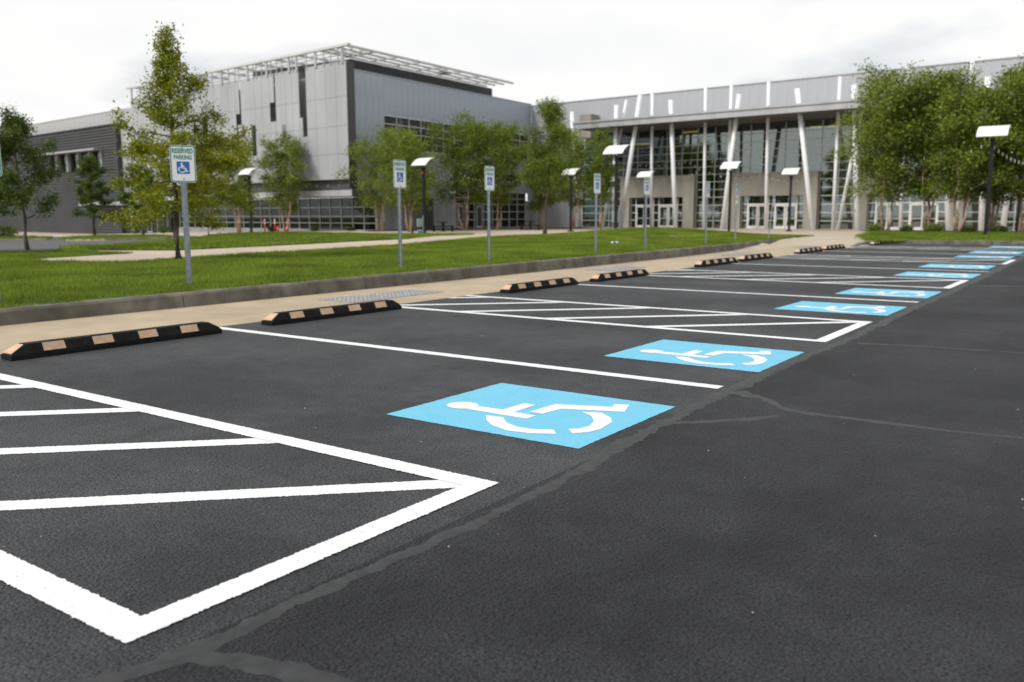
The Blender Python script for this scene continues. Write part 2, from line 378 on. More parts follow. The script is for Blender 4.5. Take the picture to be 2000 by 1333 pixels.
# ------------------------------------------------------------------ terrain heights
def smf(t):
    t = np.clip(t, 0, 1); return t * t * (3 - 2 * t)
KERB_U = [-12, 4, 12, 20, 24, 27, 30.2, 34, 38, 41]
KERB_V = [9.0, 9.0, 9.0, 9.05, 9.15, 9.5, 10.2, 10.9, 11.3, 11.6]
KERB_Z = [0.15, 0.155, 0.195, 0.215, 0.22, 0.205, 0.165, 0.11, 0.06, 0.03]
def tail(u, v):
    dv = np.clip(v - 54, 0, 50)
    return -(0.012 * dv + 0.00015 * dv * dv)
def lawn_z(u, v):
    g = np.interp(u, [-20, 4, 20, 26, 31, 34, 38, 41, 50, 66], [.14, .15, .21, .205, .15, .105, .06, .035, -.12, -.31])
    z = np.maximum(g - .48 * smf((v - 19) / 32), -.31) + tail(u, v)
    return z + .36 * np.exp(-(((u - 32.5) / 5.5) ** 2 + ((v - 15.6) / 3.0) ** 2))
def base_z(u, v):
    lo = np.interp(u, [30, 41, 50, 66], [0, .03, -.12, -.31])
    vk = np.interp(u, KERB_U, KERB_V)
    k = np.where(u > 42, 1.0, np.clip((v - vk) / 0.3, 0, 1))
    return lo * (1 - k) + lawn_z(u, v) * k

def sheet(name, poly, zf, cell, mat, off=0.0, parent=None):
    bm = bmesh.new()
    bm.faces.new([bm.verts.new((x, y, 0)) for x, y in poly])
    bmesh.ops.triangulate(bm, faces=bm.faces)
    xs = [p[0] for p in poly]; ys = [p[1] for p in poly]
    for ax, (a, b) in enumerate(((min(xs), max(xs)), (min(ys), max(ys)))):
        k = math.ceil(a / cell) * cell
        while k < b:
            co = (k, 0, 0) if ax == 0 else (0, k, 0); no = (1, 0, 0) if ax == 0 else (0, 1, 0)
            bmesh.ops.bisect_plane(bm, geom=bm.verts[:] + bm.edges[:] + bm.faces[:], plane_co=co, plane_no=no, dist=1e-5)
            k += cell
    for v in bm.verts: v.co.z = float(zf(np.float64(v.co.x), np.float64(v.co.y))) + off
    bmesh.ops.recalc_face_normals(bm, faces=bm.faces)
    for f in bm.faces:
        if f.normal.z < 0: f.normal_flip()
        f.smooth = True
    me = bpy.data.meshes.new(name); bm.to_mesh(me); bm.free(); me.materials.append(mat)
    return obj(name, me, parent)

# ------------------------------------------------------------------ ground
def flat(name, pts, z, mat, parent=None):
    return obj(name, mesh_np(name, [(x, y, z) for x, y in pts], [tuple(range(len(pts)))], mat), parent)

tag(flat('ground', [(-900, -900), (900, -900), (900, 900), (-900, 900)], -3.2, M['far_ground']), 'flat green ground far around the site', kind='structure')
JV = 1.86                                    # joint between bays and drive lane
lot = tag(flat('parking_bays', [(-60, JV), (34.5, JV), (34.5, 7.12), (-60, 7.12)], 0, M['asphalt']), 'dark grey asphalt of the marked accessible parking bays', kind='structure')
lane = tag(flat('drive_lane', [(-120, -140), (34.5, -140), (34.5, JV), (-120, JV)], 0, M['lane']), 'blackish asphalt drive lane beside the parking bays', kind='structure')

plaza = tag(sheet('plaza', [(-60, 9.0), (30, 9.0), (30, 7.12), (34.4, 7.12), (34.4, -60), (130, -60), (130, 140), (-60, 140)], base_z, 2.0, M['plaza']), 'beige concrete plaza and footpath in front of the building', kind='structure')

# walkway slabs between asphalt and kerb
walk = tag(flat('walkway', [(-60, 7.10), (30, 7.10), (30, 9.02), (-60, 9.02)], -0.012, M['kerb']), 'beige concrete walkway between the parking bays and the kerb', kind='structure')
def slab(u0, u1, v0, v1, h=0.012):
    me = MB().box(u0 + .006, u1 - .006, v0 + .006, v1 - .006, -h - .03, 0.0).mesh('slab', M['walk'])
    return obj('slab', me, walk)
k = -12.0
while k < 30:
    slab(k, k + 3.0, 7.36, 9.02)
    k += 3.0
k = -12.0
while k < 30:
    me = MB().box(k + .005, k + 6 - .005, 7.12, 7.345, -.03, 0.003).mesh('gutter_strip', M['walk'])
    obj('gutter_strip', me, walk)
    k += 6.0

# kerb segments
kerb = tag(obj('kerb', mesh_np('kerb', [(-12, 9.04, -.02), (20, 9.09, -.02), (20, 9.14, -.02), (-12, 9.09, -.02)], [(0, 1, 2, 3)], M['kerb'])), 'raised grey concrete kerb along the lawn edge', kind='structure')
def kerb_run(path, joint=3.0, face=1):
    """path: (u, v, top z, base z); one kerb_stone per joint length"""
    seg = []; acc = 0
    fine = []
    for a, b in zip(path[:-1], path[1:]):
        n = max(1, int(math.hypot(b[0] - a[0], b[1] - a[1]) / 0.5))
        for i in range(n): fine.append(tuple(a[q] + (b[q] - a[q]) * i / n for q in range(4)))
    fine.append(path[-1])
    per = int(joint / 0.5); i = 0
    while i < len(fine) - 1:
        pts = fine[i:i + per + 1]
        vs = []; fs = []
        for j, (u, v, zt, zb) in enumerate(pts):
            q0 = pts[max(j - 1, 0)]; q1 = pts[min(j + 1, len(pts) - 1)]
            d = Vector((q1[0] - q0[0], q1[1] - q0[1])).normalized(); nn = Vector((-d.y, d.x)) * face
            sh = Vector((0, 0))
            if j == 0: sh = d * 0.005
            if j == len(pts) - 1: sh = d * -0.005
            h = zt - zb
            for (o, z) in ((-0.01, zb - .05), (0.0, zb + h * .15), (0.018, zt - .025), (0.04, zt), (0.15, zt + .002), (0.155, zb - .05)):
                vs.append((u + sh.x + nn.x * o, v + sh.y + nn.y * o, z))
        for j in range(len(pts) - 1):
            for q in range(5): fs.append((j * 6 + q, j * 6 + q + 1, j * 6 + 7 + q, j * 6 + 6 + q))
        fs.append(tuple(range(6))); e = (len(pts) - 1) * 6; fs.append(tuple(e + q for q in range(6)))
        mb = MB(); mb.add(vs, fs); mb.build('kerb_stone', M['kerb'], kerb)
        i += per
kerb_run([(u, v, z, float(base_z(np.float64(u), np.float64(v - .1)))) for u, v, z in zip(KERB_U, KERB_V, KERB_Z)])
FAR = [(29.6, 7.15, 0.01, 0), (31.2, 7.3, 0.09, 0), (32.2, 7.15, 0.13, 0), (33.2, 5.8, 0.135, 0), (33.7, 4.2, 0.135, 0), (34.2, 2.6, 0.135, 0), (34.4, 0.0, 0.135, 0), (34.4, -24, 0.135, 0)]
kerb_run(FAR, face=1)

# driveway and its islands
hz6 = lambda u, v: base_z(u, v)
tag(sheet('driveway', [(2, 33), (10.76, 24.16), (11.32, 23.29), (12.35, 24.1), (13.8, 24.6), (15, 25.9), (19.4, 29.3), (27, 38.5), (34, 48.3), (35, 53), (32, 58), (24, 62), (4, 66)], hz6, 2.0, M['drive'], 0.02), 'grey asphalt driveway curving past the dark wing', kind='structure')

# ------------------------------------------------------------------ lawns
near_poly = [(-10, 9.13), (4, 9.13), (12, 9.13), (20, 9.19), (24, 9.29), (27, 9.64), (30.2, 10.34), (34, 11.04), (38, 11.43), (41, 11.8), (42, 14.5), (41, 18.5), (37, 21.3), (29.2, 20.7), (18.9, 17.1),
             (14.5, 16.5), (11.4, 16.2), (10, 15.97), (9.2, 15.9), (8.7, 16.6), (8.5, 18.0), (9.3, 18.8), (11.5, 19.25), (11.4, 21.0), (11.9, 22.4), (11.32, 23.2), (10.7, 24.1), (4, 29), (-4, 24)]
mid_poly = [(12.35, 24.05), (12.2, 22.3), (13.0, 19.75), (15.7, 19.97), (17.6, 20.1), (23.4, 21.2), (35, 28.7), (47.5, 37), (46.5, 39.1), (44.5, 41.5), (44.4, 45), (45.4, 49.3), (45.6, 53.5), (41, 54.6), (35.4, 50), (27.2, 38.5), (19.5, 29.2), (15.1, 25.8), (13.9, 24.5)]
isl1 = [(13, 50), (21.8, 48.9), (23.6, 47.6), (25.5, 51), (24.5, 55.5), (13, 57)]
isl2 = [(21.6, 41.7), (21.8, 38.6), (24.7, 38.2), (32.2, 49.5), (32, 52), (30, 53.8), (26, 49.7)]
right_poly = [(32.0, 7.05), (33.3, 5.85), (33.85, 4.2), (34.35, 2.6), (34.55, 0), (34.55, -24), (46, -24), (46, 10.3), (38, 9.0)]
bed_z = lambda u, v: np.interp(u, [30, 46, 54, 58], [.13, .13, .10, -.18])
near_l = tag(sheet('lawn', near_poly, lawn_z, 0.75, M['soil'], 0.005), 'mown green lawn with a low mound behind the kerb', kind='structure')
mid_l = tag(sheet('lawn', mid_poly, lawn_z, 1.5, M['soil'], 0.03), 'green lawn strip between the footpath and the screened block', kind='structure')
i1 = tag(sheet('lawn', isl1, base_z, 1.5, M['soil'], 0.10), 'grass island at the far left of the driveway', kind='structure')
i2 = tag(sheet('lawn', isl2, base_z, 1.5, M['soil'], 0.10), 'grass island in the driveway with two round trees', kind='structure')
r_l = tag(sheet('lawn', right_poly, bed_z, 1.5, M['soil'], 0.0), 'grass verge behind the far kerb in front of the birches', kind='structure')
def skirt(poly, zf, off, h, mat, par):
    mb = MB()
    for a, b in zip(poly, poly[1:] + poly[:1]):
        za, zb = [float(zf(np.float64(p[0]), np.float64(p[1]))) + off for p in (a, b)]
        d = Vector((b[0] - a[0], b[1] - a[1])).normalized(); o = Vector((d.y, -d.x)) * 0.15
        mb.hexa([(a[0], a[1], za - h), (b[0], b[1], zb - h), (b[0] - o.x, b[1] - o.y, zb - h), (a[0] - o.x, a[1] - o.y, za - h),
                 (a[0], a[1], za), (b[0], b[1], zb), (b[0] - o.x, b[1] - o.y, zb), (a[0] - o.x, a[1] - o.y, za)])
    mb.build('island_kerb', mat, par)
skirt(isl1, base_z, 0.11, 0.2, M['walk'], i1)
skirt(isl2, base_z, 0.11, 0.2, M['walk'], i2)
bed = tag(sheet('mulch_bed', [(46, 10.3), (46, -24), (58, -24), (58, 12.6), (51, 12.2)], bed_z, 1.5, M['mulch'], 0.02), 'dark mulch bed under the birch grove by the entrance', kind='structure')
bed2 = tag(sheet('mulch_bed', [(51.5, 51.0), (56, 50.2), (66, 47), (76, 43), (78, 46), (77, 50), (66, 53.6), (53.5, 53.6)], base_z, 1.5, M['mulch'], 0.04), 'dark mulch strip along the blue grey wall', kind='structure')

def tuft_mesh(seed, n, rad, h, wd):
    rng = np.random.default_rng(seed)
    V = np.zeros((n, 4, 3))
    a = rng.uniform(0, 2 * np.pi, n); r = rad * np.sqrt(rng.uniform(0, 1, n))
    bx_, by_ = r * np.cos(a), r * np.sin(a)
    th = rng.uniform(0, 2 * np.pi, n); hh = h * rng.uniform(.55, 1.1, n); ln = hh * rng.uniform(.1, .7, n); la = rng.uniform(0, 2 * np.pi, n)
    w_ = wd * rng.uniform(.7, 1.2, n)
    V[:, 0] = np.stack([bx_ - w_ * np.cos(th), by_ - w_ * np.sin(th), np.full(n, -.01)], 1)
    V[:, 1] = np.stack([bx_ + w_ * np.cos(th), by_ + w_ * np.sin(th), np.full(n, -.01)], 1)
    tx, ty = bx_ + ln * np.cos(la), by_ + ln * np.sin(la)
    V[:, 2] = np.stack([tx + .25 * w_ * np.cos(th), ty + .25 * w_ * np.sin(th), hh], 1)
    V[:, 3] = np.stack([tx - .25 * w_ * np.cos(th), ty - .25 * w_ * np.sin(th), hh], 1)
    return quads_np('grass_tuft', V, M['grass_blade'])

tcoll = bpy.data.collections.new('grass_tufts')
def grass(on, label, density, tuft, seed):
    """grass blades on a lawn: one countless mass, spread by geometry nodes"""
    o = obj('grass', on.data.copy())
    tag(o, label, 'grass', kind='stuff')
    ng = bpy.data.node_groups.new('grass_nodes', 'GeometryNodeTree')
    ng.interface.new_socket('Geometry', in_out='INPUT', socket_type='NodeSocketGeometry')
    ng.interface.new_socket('Geometry', in_out='OUTPUT', socket_type='NodeSocketGeometry')
    n = ng.nodes; l = ng.links
    gi = n.new('NodeGroupInput'); go = n.new('NodeGroupOutput')
    dp = n.new('GeometryNodeDistributePointsOnFaces'); dp.distribute_method = 'RANDOM'; dp.inputs['Seed'].default_value = seed
    dp.inputs['Density'].default_value = density
    ip = n.new('GeometryNodeInstanceOnPoints')
    oi = n.new('GeometryNodeObjectInfo'); oi.inputs['Object'].default_value = tuft; oi.inputs['As Instance'].default_value = True
    rv = n.new('FunctionNodeRandomValue'); rv.data_type = 'FLOAT_VECTOR'; rv.inputs[0].default_value = (-.12, -.12, 0); rv.inputs[1].default_value = (.12, .12, 6.28)
    rs = n.new('FunctionNodeRandomValue'); rs.data_type = 'FLOAT'; rs.inputs[2].default_value = 0.6; rs.inputs[3].default_value = 1.25
    nz = n.new('ShaderNodeTexNoise'); nz.inputs['Scale'].default_value = 0.45
    ps = n.new('GeometryNodeInputPosition'); l.new(ps.outputs[0], nz.inputs['Vector'])
    mu = n.new('ShaderNodeMath'); mu.operation = 'MULTIPLY'; ad = n.new('ShaderNodeMath'); ad.operation = 'ADD'; ad.inputs[1].default_value = 0.55
    l.new(nz.outputs[0], ad.inputs[0]); l.new(ad.outputs[0], mu.inputs[0]); l.new(rs.outputs[1], mu.inputs[1])
    l.new(gi.outputs[0], dp.inputs[0]); l.new(dp.outputs['Points'], ip.inputs['Points']); l.new(oi.outputs['Geometry'], ip.inputs['Instance'])
    l.new(rv.outputs[0], ip.inputs['Rotation']); l.new(mu.outputs[0], ip.inputs['Scale']); l.new(ip.outputs[0], go.inputs[0])
    md = o.modifiers.new('grass', 'NODES'); md.node_group = ng
    return o
TUFT = []
for i, (n_, r_, h_, w_) in enumerate([(34, .13, .055, .0035), (40, .30, .07, .009)]):
    to = bpy.data.objects.new('grass_tuft_source', tuft_mesh(50 + i, n_, r_, h_, w_)); TUFT.append(to)
    tcoll.objects.link(to)
grass(near_l, 'short green grass covering the mounded lawn behind the kerb', 85, TUFT[0], 1)
grass(mid_l, 'short green grass on the strip before the screened block', 22, TUFT[1], 2)
grass(i1, 'short green grass on the far left driveway island', 20, TUFT[1], 3)
grass(i2, 'short green grass on the driveway island with round trees', 20, TUFT[1], 4)
grass(r_l, 'short green grass on the verge before the birches', 30, TUFT[1], 5)

# ------------------------------------------------------------------ road markings (parts of the bays)
rngp = random.Random(11)
def strip_pts(a, b, wd, jit, step):
    a = Vector(a); b = Vector(b); d = (b - a); ln = d.length; d.normalize(); nn = Vector((-d.y, d.x))
    n = max(2, int(ln / step)); P = []
    for sgn in (1, -1):
        row = [a + d * (ln * i / n) + nn * (sgn * wd / 2 + rngp.gauss(0, jit)) for i in range(n + 1)]
        P.append(row)
    return P
def strip(mb, a, b, wd, z, jit=0.0022, step=0.02):
    A, B = strip_pts(a, b, wd, jit, step); n = len(A)
    vs = [(p.x, p.y, z) for p in A] + [(p.x, p.y, z) for p in B]
    mb.add(vs, [(i, n + i, n + i + 1, i + 1) for i in range(n - 1)])
ZP, ZP2 = 0.002, 0.0034
V0, V1 = 1.985, 7.14
def stall_line(u, label, v0=V0, v1=V1, step=0.03):
    mb = MB(); strip(mb, (u, v0), (u, v1), 0.105, ZP, 0.002 if step < .1 else .001, step)
    return tag(mb.build('stall_line', M['white_paint'], lot), label)
def hatch(u0, u1, label, step=0.007):
    mb = MB(); wl = 0.11
    strip(mb, (u0 + wl / 2, V0), (u0 + wl / 2, V1), wl, ZP2, 0.0017, step)
    strip(mb, (u1 - wl / 2, V0), (u1 - wl / 2, V1), wl, ZP2, 0.002, step)
    strip(mb, (u0 + .004, V0 + .05), (u1 - .004, V0 + .05), 0.105, ZP2 + .0008, 0.002, step)
    h = tag(mb.build('hatched_aisle', M['white_paint'], lot), label)
    for i in range(-1, 6):
        vv = 2.125 + 1.165 * i if i >= 0 else None
        if vv is None: continue
        a = Vector((u1 - wl * .5, vv - .05)); b = a + Vector((-1, 1.035)) * (u1 - u0 - wl)
        if a.y > V1 - .1: continue
        if b.y > V1:
            t = (V1 - a.y) / (b.y - a.y); b = a + (b - a) * t
        m2 = MB(); strip(m2, a, b, 0.112, ZP, 0.002, step); m2.build('stripe', M['white_paint'], h)
    return h
hatch(1.10, 2.71, 'white hatched access aisle nearest the camera')
stall_line(5.07, 'long white stall line between the two nearest blue squares')
hatch(7.39, 9.08, 'white hatched access aisle beyond the second blue square')
stall_line(11.44, 'white stall line between the third and fourth blue squares')
hatch(13.77, 15.68, 'third white hatched access aisle along the row', 0.1)
stall_line(18.2, 'white stall line between the fifth and sixth blue squares', step=.1)
hatch(21.04, 23.13, 'fourth white hatched access aisle along the row', 0.1)
stall_line(25.8, 'white stall line between the seventh and eighth blue squares', step=.1)
hatch(28.6, 30.6, 'farthest white hatched access aisle before the end kerb', 0.1)

SYM = {'body': [(3.776, 2.902), (3.786, 2.747), (3.989, 2.74), (3.985, 2.657), (3.773, 2.655), (3.771, 2.51), (3.681, 2.511), (3.682, 2.924)],
       'leg': [(3.827, 2.594), (4.07, 2.577), (4.191, 2.274), (4.262, 2.3), (4.297, 2.22), (4.117, 2.159), (3.986, 2.486), (3.821, 2.506)],
       'arcL': [(3.622, 2.74), (3.531, 2.667), (3.459, 2.576), (3.417, 2.452), (3.437, 2.325), (3.5, 2.208), (3.568, 2.27), (3.516, 2.364), (3.511, 2.455), (3.552, 2.549), (3.64, 2.637)],
       'arcR': [(3.622, 2.216), (3.656, 2.176), (3.732, 2.16), (3.842, 2.193), (3.935, 2.263), (3.989, 2.355), (4.032, 2.254), (3.957, 2.153), (3.871, 2.102), (3.708, 2.079), (3.623, 2.097), (3.556, 2.153)]}
def symbol_polys():
    """wheelchair symbol in a unit square: x right (towards the knees), y up (towards the head)"""
    out_ = []
    nrm = lambda p: ((p[0] - 3.335) / 1.07, (p[1] - 1.985) / 1.22)
    def smooth(poly, k):
        return poly
    for kx in ('body', 'leg', 'arcL', 'arcR'): out_.append([nrm(p) for p in SYM[kx]])
    c = (3.742, 2.995)
    out_.append([nrm((c[0] + .088 * math.cos(t), c[1] + .094 * math.sin(t))) for t in np.linspace(0, 2 * math.pi, 20, endpoint=False)])
    return out_
SP = symbol_polys()
def tri_poly(polys, fx, name, mat, step=None):
    bm = bmesh.new()
    for q, po in enumerate(polys):
        vs = [bm.verts.new(fx(x, y, q)) for x, y in po]
        bm.faces.new(vs)
    bmesh.ops.triangulate(bm, faces=bm.faces)
    bmesh.ops.recalc_face_normals(bm, faces=bm.faces)
    me = bpy.data.meshes.new(name); bm.to_mesh(me); bm.free(); me.materials.append(mat)
    return me
def blue_square(u0, u1, v0, v1, label):
    jt = lambda: rngp.gauss(0, .0018)
    n = 40; pts = []
    for i in range(n): pts.append((u0 + (u1 - u0) * i / n, v0 + jt()))
    for i in range(n): pts.append((u1 + jt(), v0 + (v1 - v0) * i / n))
    for i in range(n): pts.append((u1 - (u1 - u0) * i / n, v1 + jt()))
    for i in range(n): pts.append((u0 + jt(), v1 - (v1 - v0) * i / n))
    b = flat('blue_square', pts, ZP, M['blue_paint'], lot)
    tag(b, label)
    me = tri_poly(SP, lambda x, y, q: (u0 + (u1 - u0) * x, v0 + (v1 - v0) * y, ZP + .0015 + (.0006 if q == 4 else 0)), 'wheelchair_symbol', M['white_paint'])
    obj('wheelchair_symbol', me, b)
BL = [(3.335, 4.405, 1.985, 3.205, 'sky blue painted square with white wheelchair, nearest the camera'),
      (5.715, 6.77, 1.97, 3.185, 'second sky blue square with white wheelchair, past the first stall line'),
      (9.71, 10.78, 1.985, 3.2, 'third blue wheelchair square, just beyond the second hatched aisle'),
      (12.03, 13.16, 1.99, 3.14, 'fourth blue wheelchair square along the row'),
      (16.13, 17.4, 2.01, 3.24, 'fifth blue wheelchair square along the row'),
      (19.0, 20.4, 2.1, 3.36, 'sixth blue wheelchair square along the row'),
      (23.77, 24.95, 2.17, 3.4, 'seventh blue wheelchair square along the row'),
      (26.45, 28.1, 2.21, 3.45, 'eighth blue wheelchair square along the row'),
      (31.2, 32.6, 2.2, 3.5, 'farthest blue wheelchair square beside the end kerb')]
for b in BL: blue_square(*b)

# crack sealant bands
def seal(pts, widths, label, on, seed, z=0.0016):
    rg = random.Random(seed); P = []
    for (a, b, wa, wb) in zip(pts[:-1], pts[1:], widths[:-1], widths[1:]):
        n = max(1, int(math.hypot(b[0] - a[0], b[1] - a[1]) / 0.015))
        for i in range(n): t = i / n; P.append((a[0] + (b[0] - a[0]) * t, a[1] + (b[1] - a[1]) * t, wa + (wb - wa) * t))
    P.append((*pts[-1], widths[-1])); vs = []; n = len(P)
    o1 = o2 = 0
    for i, (x, y, wd) in enumerate(P):
        q0 = P[max(i - 3, 0)]; q1 = P[min(i + 3, n - 1)]
        d = Vector((q1[0] - q0[0], q1[1] - q0[1])).normalized()
        o1 = o1 * .85 + rg.gauss(0, wd * .085); o2 = o2 * .85 + rg.gauss(0, wd * .085)
        for o, zz_ in ((wd / 2 + o1, 0.0002), (wd * .25 + o1 * .5, z), (-wd * .25 + o2 * .5, z), (-wd / 2 + o2, 0.0002)):
            vs.append((x - d.y * o, y + d.x * o, zz_ + .0003))
    fs = [(i * 4 + q, i * 4 + q + 1, i * 4 + 5 + q, i * 4 + 4 + q) for i in range(n - 1) for q in range(3)]
    me = mesh_np('crack_sealant', vs, fs, M['sealant'], True)
    return tag(obj('crack_sealant', me, on), label)
seal([(-3, 1.9), (0.77, 1.905), (1.187, 1.83), (1.62, 1.81), (2.02, 1.80), (2.5, 1.785), (3.06, 1.80), (3.5, 1.86), (4.08, 1.885), (4.98, 1.905), (6.5, 1.93), (7.3, 1.86), (9.8, 1.90), (13, 1.90), (16, 1.9), (25, 2.0), (34, 2.0)],
     [.09, .075, .065, .06, .055, .055, .06, .075, .085, .10, .09, .09, .10, .11, .13, .13, .13], 'long grey sealant band along the ends of the bays', lane, 1)
seal([(5.0, 1.86), (4.906, 1.628), (4.70, 1.44), (4.657, 1.155), (4.683, 0.88), (4.681, 0.64), (4.728, 0.311), (4.794, 0.005), (4.9, -.8)], [.10, .07, .065, .06, .05, .04, .035, .03, .02], 'wavy grey sealant crack running right from the stall line end', lane, 2)
seal([(4.02, 1.85), (4.229, 1.671), (4.381, 1.532), (4.517, 1.439)], [.05, .05, .045, .02], 'short curved sealant crack below the longer wavy one', lane, 3)
seal([(1.15, 1.80), (1.2, 1.70), (1.255, 1.57), (1.275, 1.435), (1.3, 1.25)], [.045, .065, .065, .055, .05], 'broad sealant patch at the bottom edge by the camera', lane, 4)
seal([(7.5, 1.75), (7.62, 1.276), (7.7, 0.556), (7.77, -0.096)], [.05, .045, .04, .04], 'straight sealant crack beside the second hatched aisle', lane, 5)
seal([(14.5, 1.8), (14.8, 1.1), (14.9, 0.2)], [.12, .10, .08], 'faint sealant crack beside the third hatched aisle', lane, 6)

# tactile plates in the walkway
def tactile(u0, u1, v0, v1, label):
    b = MB().box(u0, u1, v0, v1, -.02, 0.006).build('tactile_plate', M['plate'], walk); tag(b, label)
    mb = MB(); nu = int((u1 - u0) / .075); nv = int((v1 - v0) / .075)
    for i in range(nu):
        for j in range(nv):
            x = u0 + (i + .5) * (u1 - u0) / nu; y = v0 + (j + .5) * (v1 - v0) / nv; r = .022
            q = [(x + r * math.cos(t), y + r * math.sin(t)) for t in np.linspace(0, 2 * math.pi, 6, endpoint=False)]
            vs = [(a, c, .006) for a, c in q] + [(x + (a - x) * .6, y + (c - y) * .6, .015) for a, c in q]
            mb.add(vs, [(k_, (k_ + 1) % 6, 6 + (k_ + 1) % 6, 6 + k_) for k_ in range(6)] + [tuple(range(6, 12))])
    d = mb.build('domes', M['plate'], b); d['kind'] = 'stuff'
tactile(7.5, 9.25, 7.72, 8.34, 'grey bumpy plate in the walkway behind the second wheel stop')
tactile(14.5, 15.98, 7.9, 8.5, 'grey bumpy plate in the walkway behind the fourth wheel stop')
tactile(21.2, 22.9, 7.9, 8.6, 'grey bumpy plate behind the sixth wheel stop')
tactile(27.6, 29.4, 7.7, 8.6, 'grey bumpy plate before the ramp by the farthest stops')

# ------------------------------------------------------------------ wheel stops
def make_stop():
    root = thing('wheel_stop', 'x', 'wheel stop', group='black rubber wheel stops at the bay heads')
    Lh = 0.93
    prof = [(-.078, 0), (-.078, .038), (-.045, .105), (.045, .105), (.078, .038), (.078, 0)]
    vs = []; fs = []
    ends = [(-Lh, 0.62), (-Lh, None), (-Lh + .13, 1), (Lh - .13, 1), (Lh, None)]
    mb = MB()
    rows = []
    for x, full in ((-Lh, 0), (-Lh + .115, 1), (Lh - .115, 1), (Lh, 0)):
        rows.append([(x, y, z if (full or z <= .04) else .042) for y, z in prof])
    for r_ in rows: vs += r_
    for j in range(3):
        for q in range(5): fs.append((j * 6 + q, j * 6 + q + 1, j * 6 + 7 + q, j * 6 + 6 + q))
        fs.append((j * 6 + 5, j * 6, j * 6 + 6, j * 6 + 11))
    fs.append(tuple(range(6))); fs.append(tuple(18 + q for q in range(6)))
    mb.add(vs, fs); me = mb.mesh('rubber_body', M['rubber'])
    bevel_mesh(me, .004)
    body = obj('rubber_body', me, root)
    for xc in (-.60, -.20, .20, .60):
        for sg in (-1, 1):
            a, b = xc - .085, xc + .085
            y0, z0, y1, z1 = -.0758 - .001, .0445 + .001, -.0472 - .001, .1005 + .001
            m2 = MB().add([(a, sg * -y0 * -1, z0), (b, sg * y0 * 1, z0), (b, sg * y1, z1), (a, sg * y1, z1)], [(0, 1, 2, 3)])
            m2.v = [(a, sg * y0, z0), (b, sg * y0, z0), (b, sg * y1, z1), (a, sg * y1, z1),
                    (a, sg * (y0 + .004), z0 - .002), (b, sg * (y0 + .004), z0 - .002), (b, sg * (y1 + .004), z1 - .002), (a, sg * (y1 + .004), z1 - .002)]
            m2.f = [(0, 1, 2, 3), (4, 5, 6, 7), (0, 1, 5, 4), (2, 3, 7, 6), (0, 3, 7, 4), (1, 2, 6, 5)]
            m2.build('reflector_patch', M['reflect_tan'], root)
    for sx in (-1, 1):
        x0, x1, z0, z1 = sx * (Lh - .008), sx * (Lh - .110), .0505, .1035
        m2 = MB(); m2.v = [(x0, -.064, z0), (x0, .064, z0), (x1, .043, z1), (x1, -.043, z1), (x0, -.064, z0 - .004), (x0, .064, z0 - .004), (x1, .043, z1 - .004), (x1, -.043, z1 - .004)]
        m2.f = [(0, 1, 2, 3), (4, 5, 6, 7), (0, 1, 5, 4), (2, 3, 7, 6), (0, 3, 7, 4), (1, 2, 6, 5)]
        m2.build('reflector_patch', M['reflect_tan'], root)
    return root
stop0 = make_stop()
STOPS = [(3.93, 6.80, 0.3, 1.0, 'black rubber wheel stop with tan patches, nearest and leftmost'),
         (6.39, 6.83, -0.4, 1.0, 'black wheel stop with tan patches, second along the row'),
         (10.54, 6.93, 0.2, 1.0, 'third black wheel stop, just beyond the second hatched aisle'),
         (12.98, 6.92, 0.5, 1.0, 'fourth black wheel stop, before the second bumpy plate'),
         (17.55, 7.05, -.2, 1.08, 'fifth black wheel stop along the row'),
         (20.1, 7.1, .3, 1.08, 'sixth black wheel stop along the row'),
         (24.5, 7.16, 0, 1.15, 'seventh black wheel stop along the row'),
         (27.2, 7.2, .4, 1.15, 'eighth black wheel stop, before the concrete ramp'),
         (32.25, 7.02, 0, 1.0, 'farthest small black wheel stop against the end kerb')]
for i, (u, v, a, sc, lb) in enumerate(STOPS):
    Mx = Matrix.Translation((u, v, 0.001)) @ Matrix.Rotation(R(a), 4, 'Z') @ Matrix.Diagonal((sc, 1.08, 1.18 if sc > 1 else 1.06, 1))
    if i == 0: stop0.matrix_basis = Mx; o = stop0
    else: o = copy_tree(stop0, Mx)
    o['label'] = lb

# ------------------------------------------------------------------ reserved parking signs
def text_mesh(txt, width, height, mat, bold=0.036):
    cu = bpy.data.curves.new('lettering', 'FONT'); cu.body = txt; cu.align_x = 'CENTER'; cu.offset = bold; cu.resolution_u = 3
    to = bpy.data.objects.new('lettering', cu); col.objects.link(to)
    bpy.context.view_layer.update()
    me = bpy.data.meshes.new_from_object(to.evaluated_get(bpy.context.evaluated_depsgraph_get()))
    bpy.data.objects.remove(to); 
    co = np.array([v.co[:] for v in me.vertices]); lo, hi = co.min(0), co.max(0)
    for v in me.vertices:
        v.co.x, v.co.z, v.co.y = ((v.co.x - (lo[0] + hi[0]) / 2) / (hi[0] - lo[0])) * width, ((v.co.y - lo[1]) / (hi[1] - lo[1])) * height, 0
    me.materials.clear(); me.materials.append(mat)
    return me
def rrect(w_, h_, r_, n=5):
    pts = []
    for cx, cy, a0 in ((w_ / 2 - r_, h_ / 2 - r_, 0), (-w_ / 2 + r_, h_ / 2 - r_, 90), (-w_ / 2 + r_, -h_ / 2 + r_, 180), (w_ / 2 - r_, -h_ / 2 + r_, 270)):
        for i in range(n + 1):
            t = R(a0 + 90 * i / n); pts.append((cx + r_ * math.cos(t), cy + r_ * math.sin(t)))
    return pts
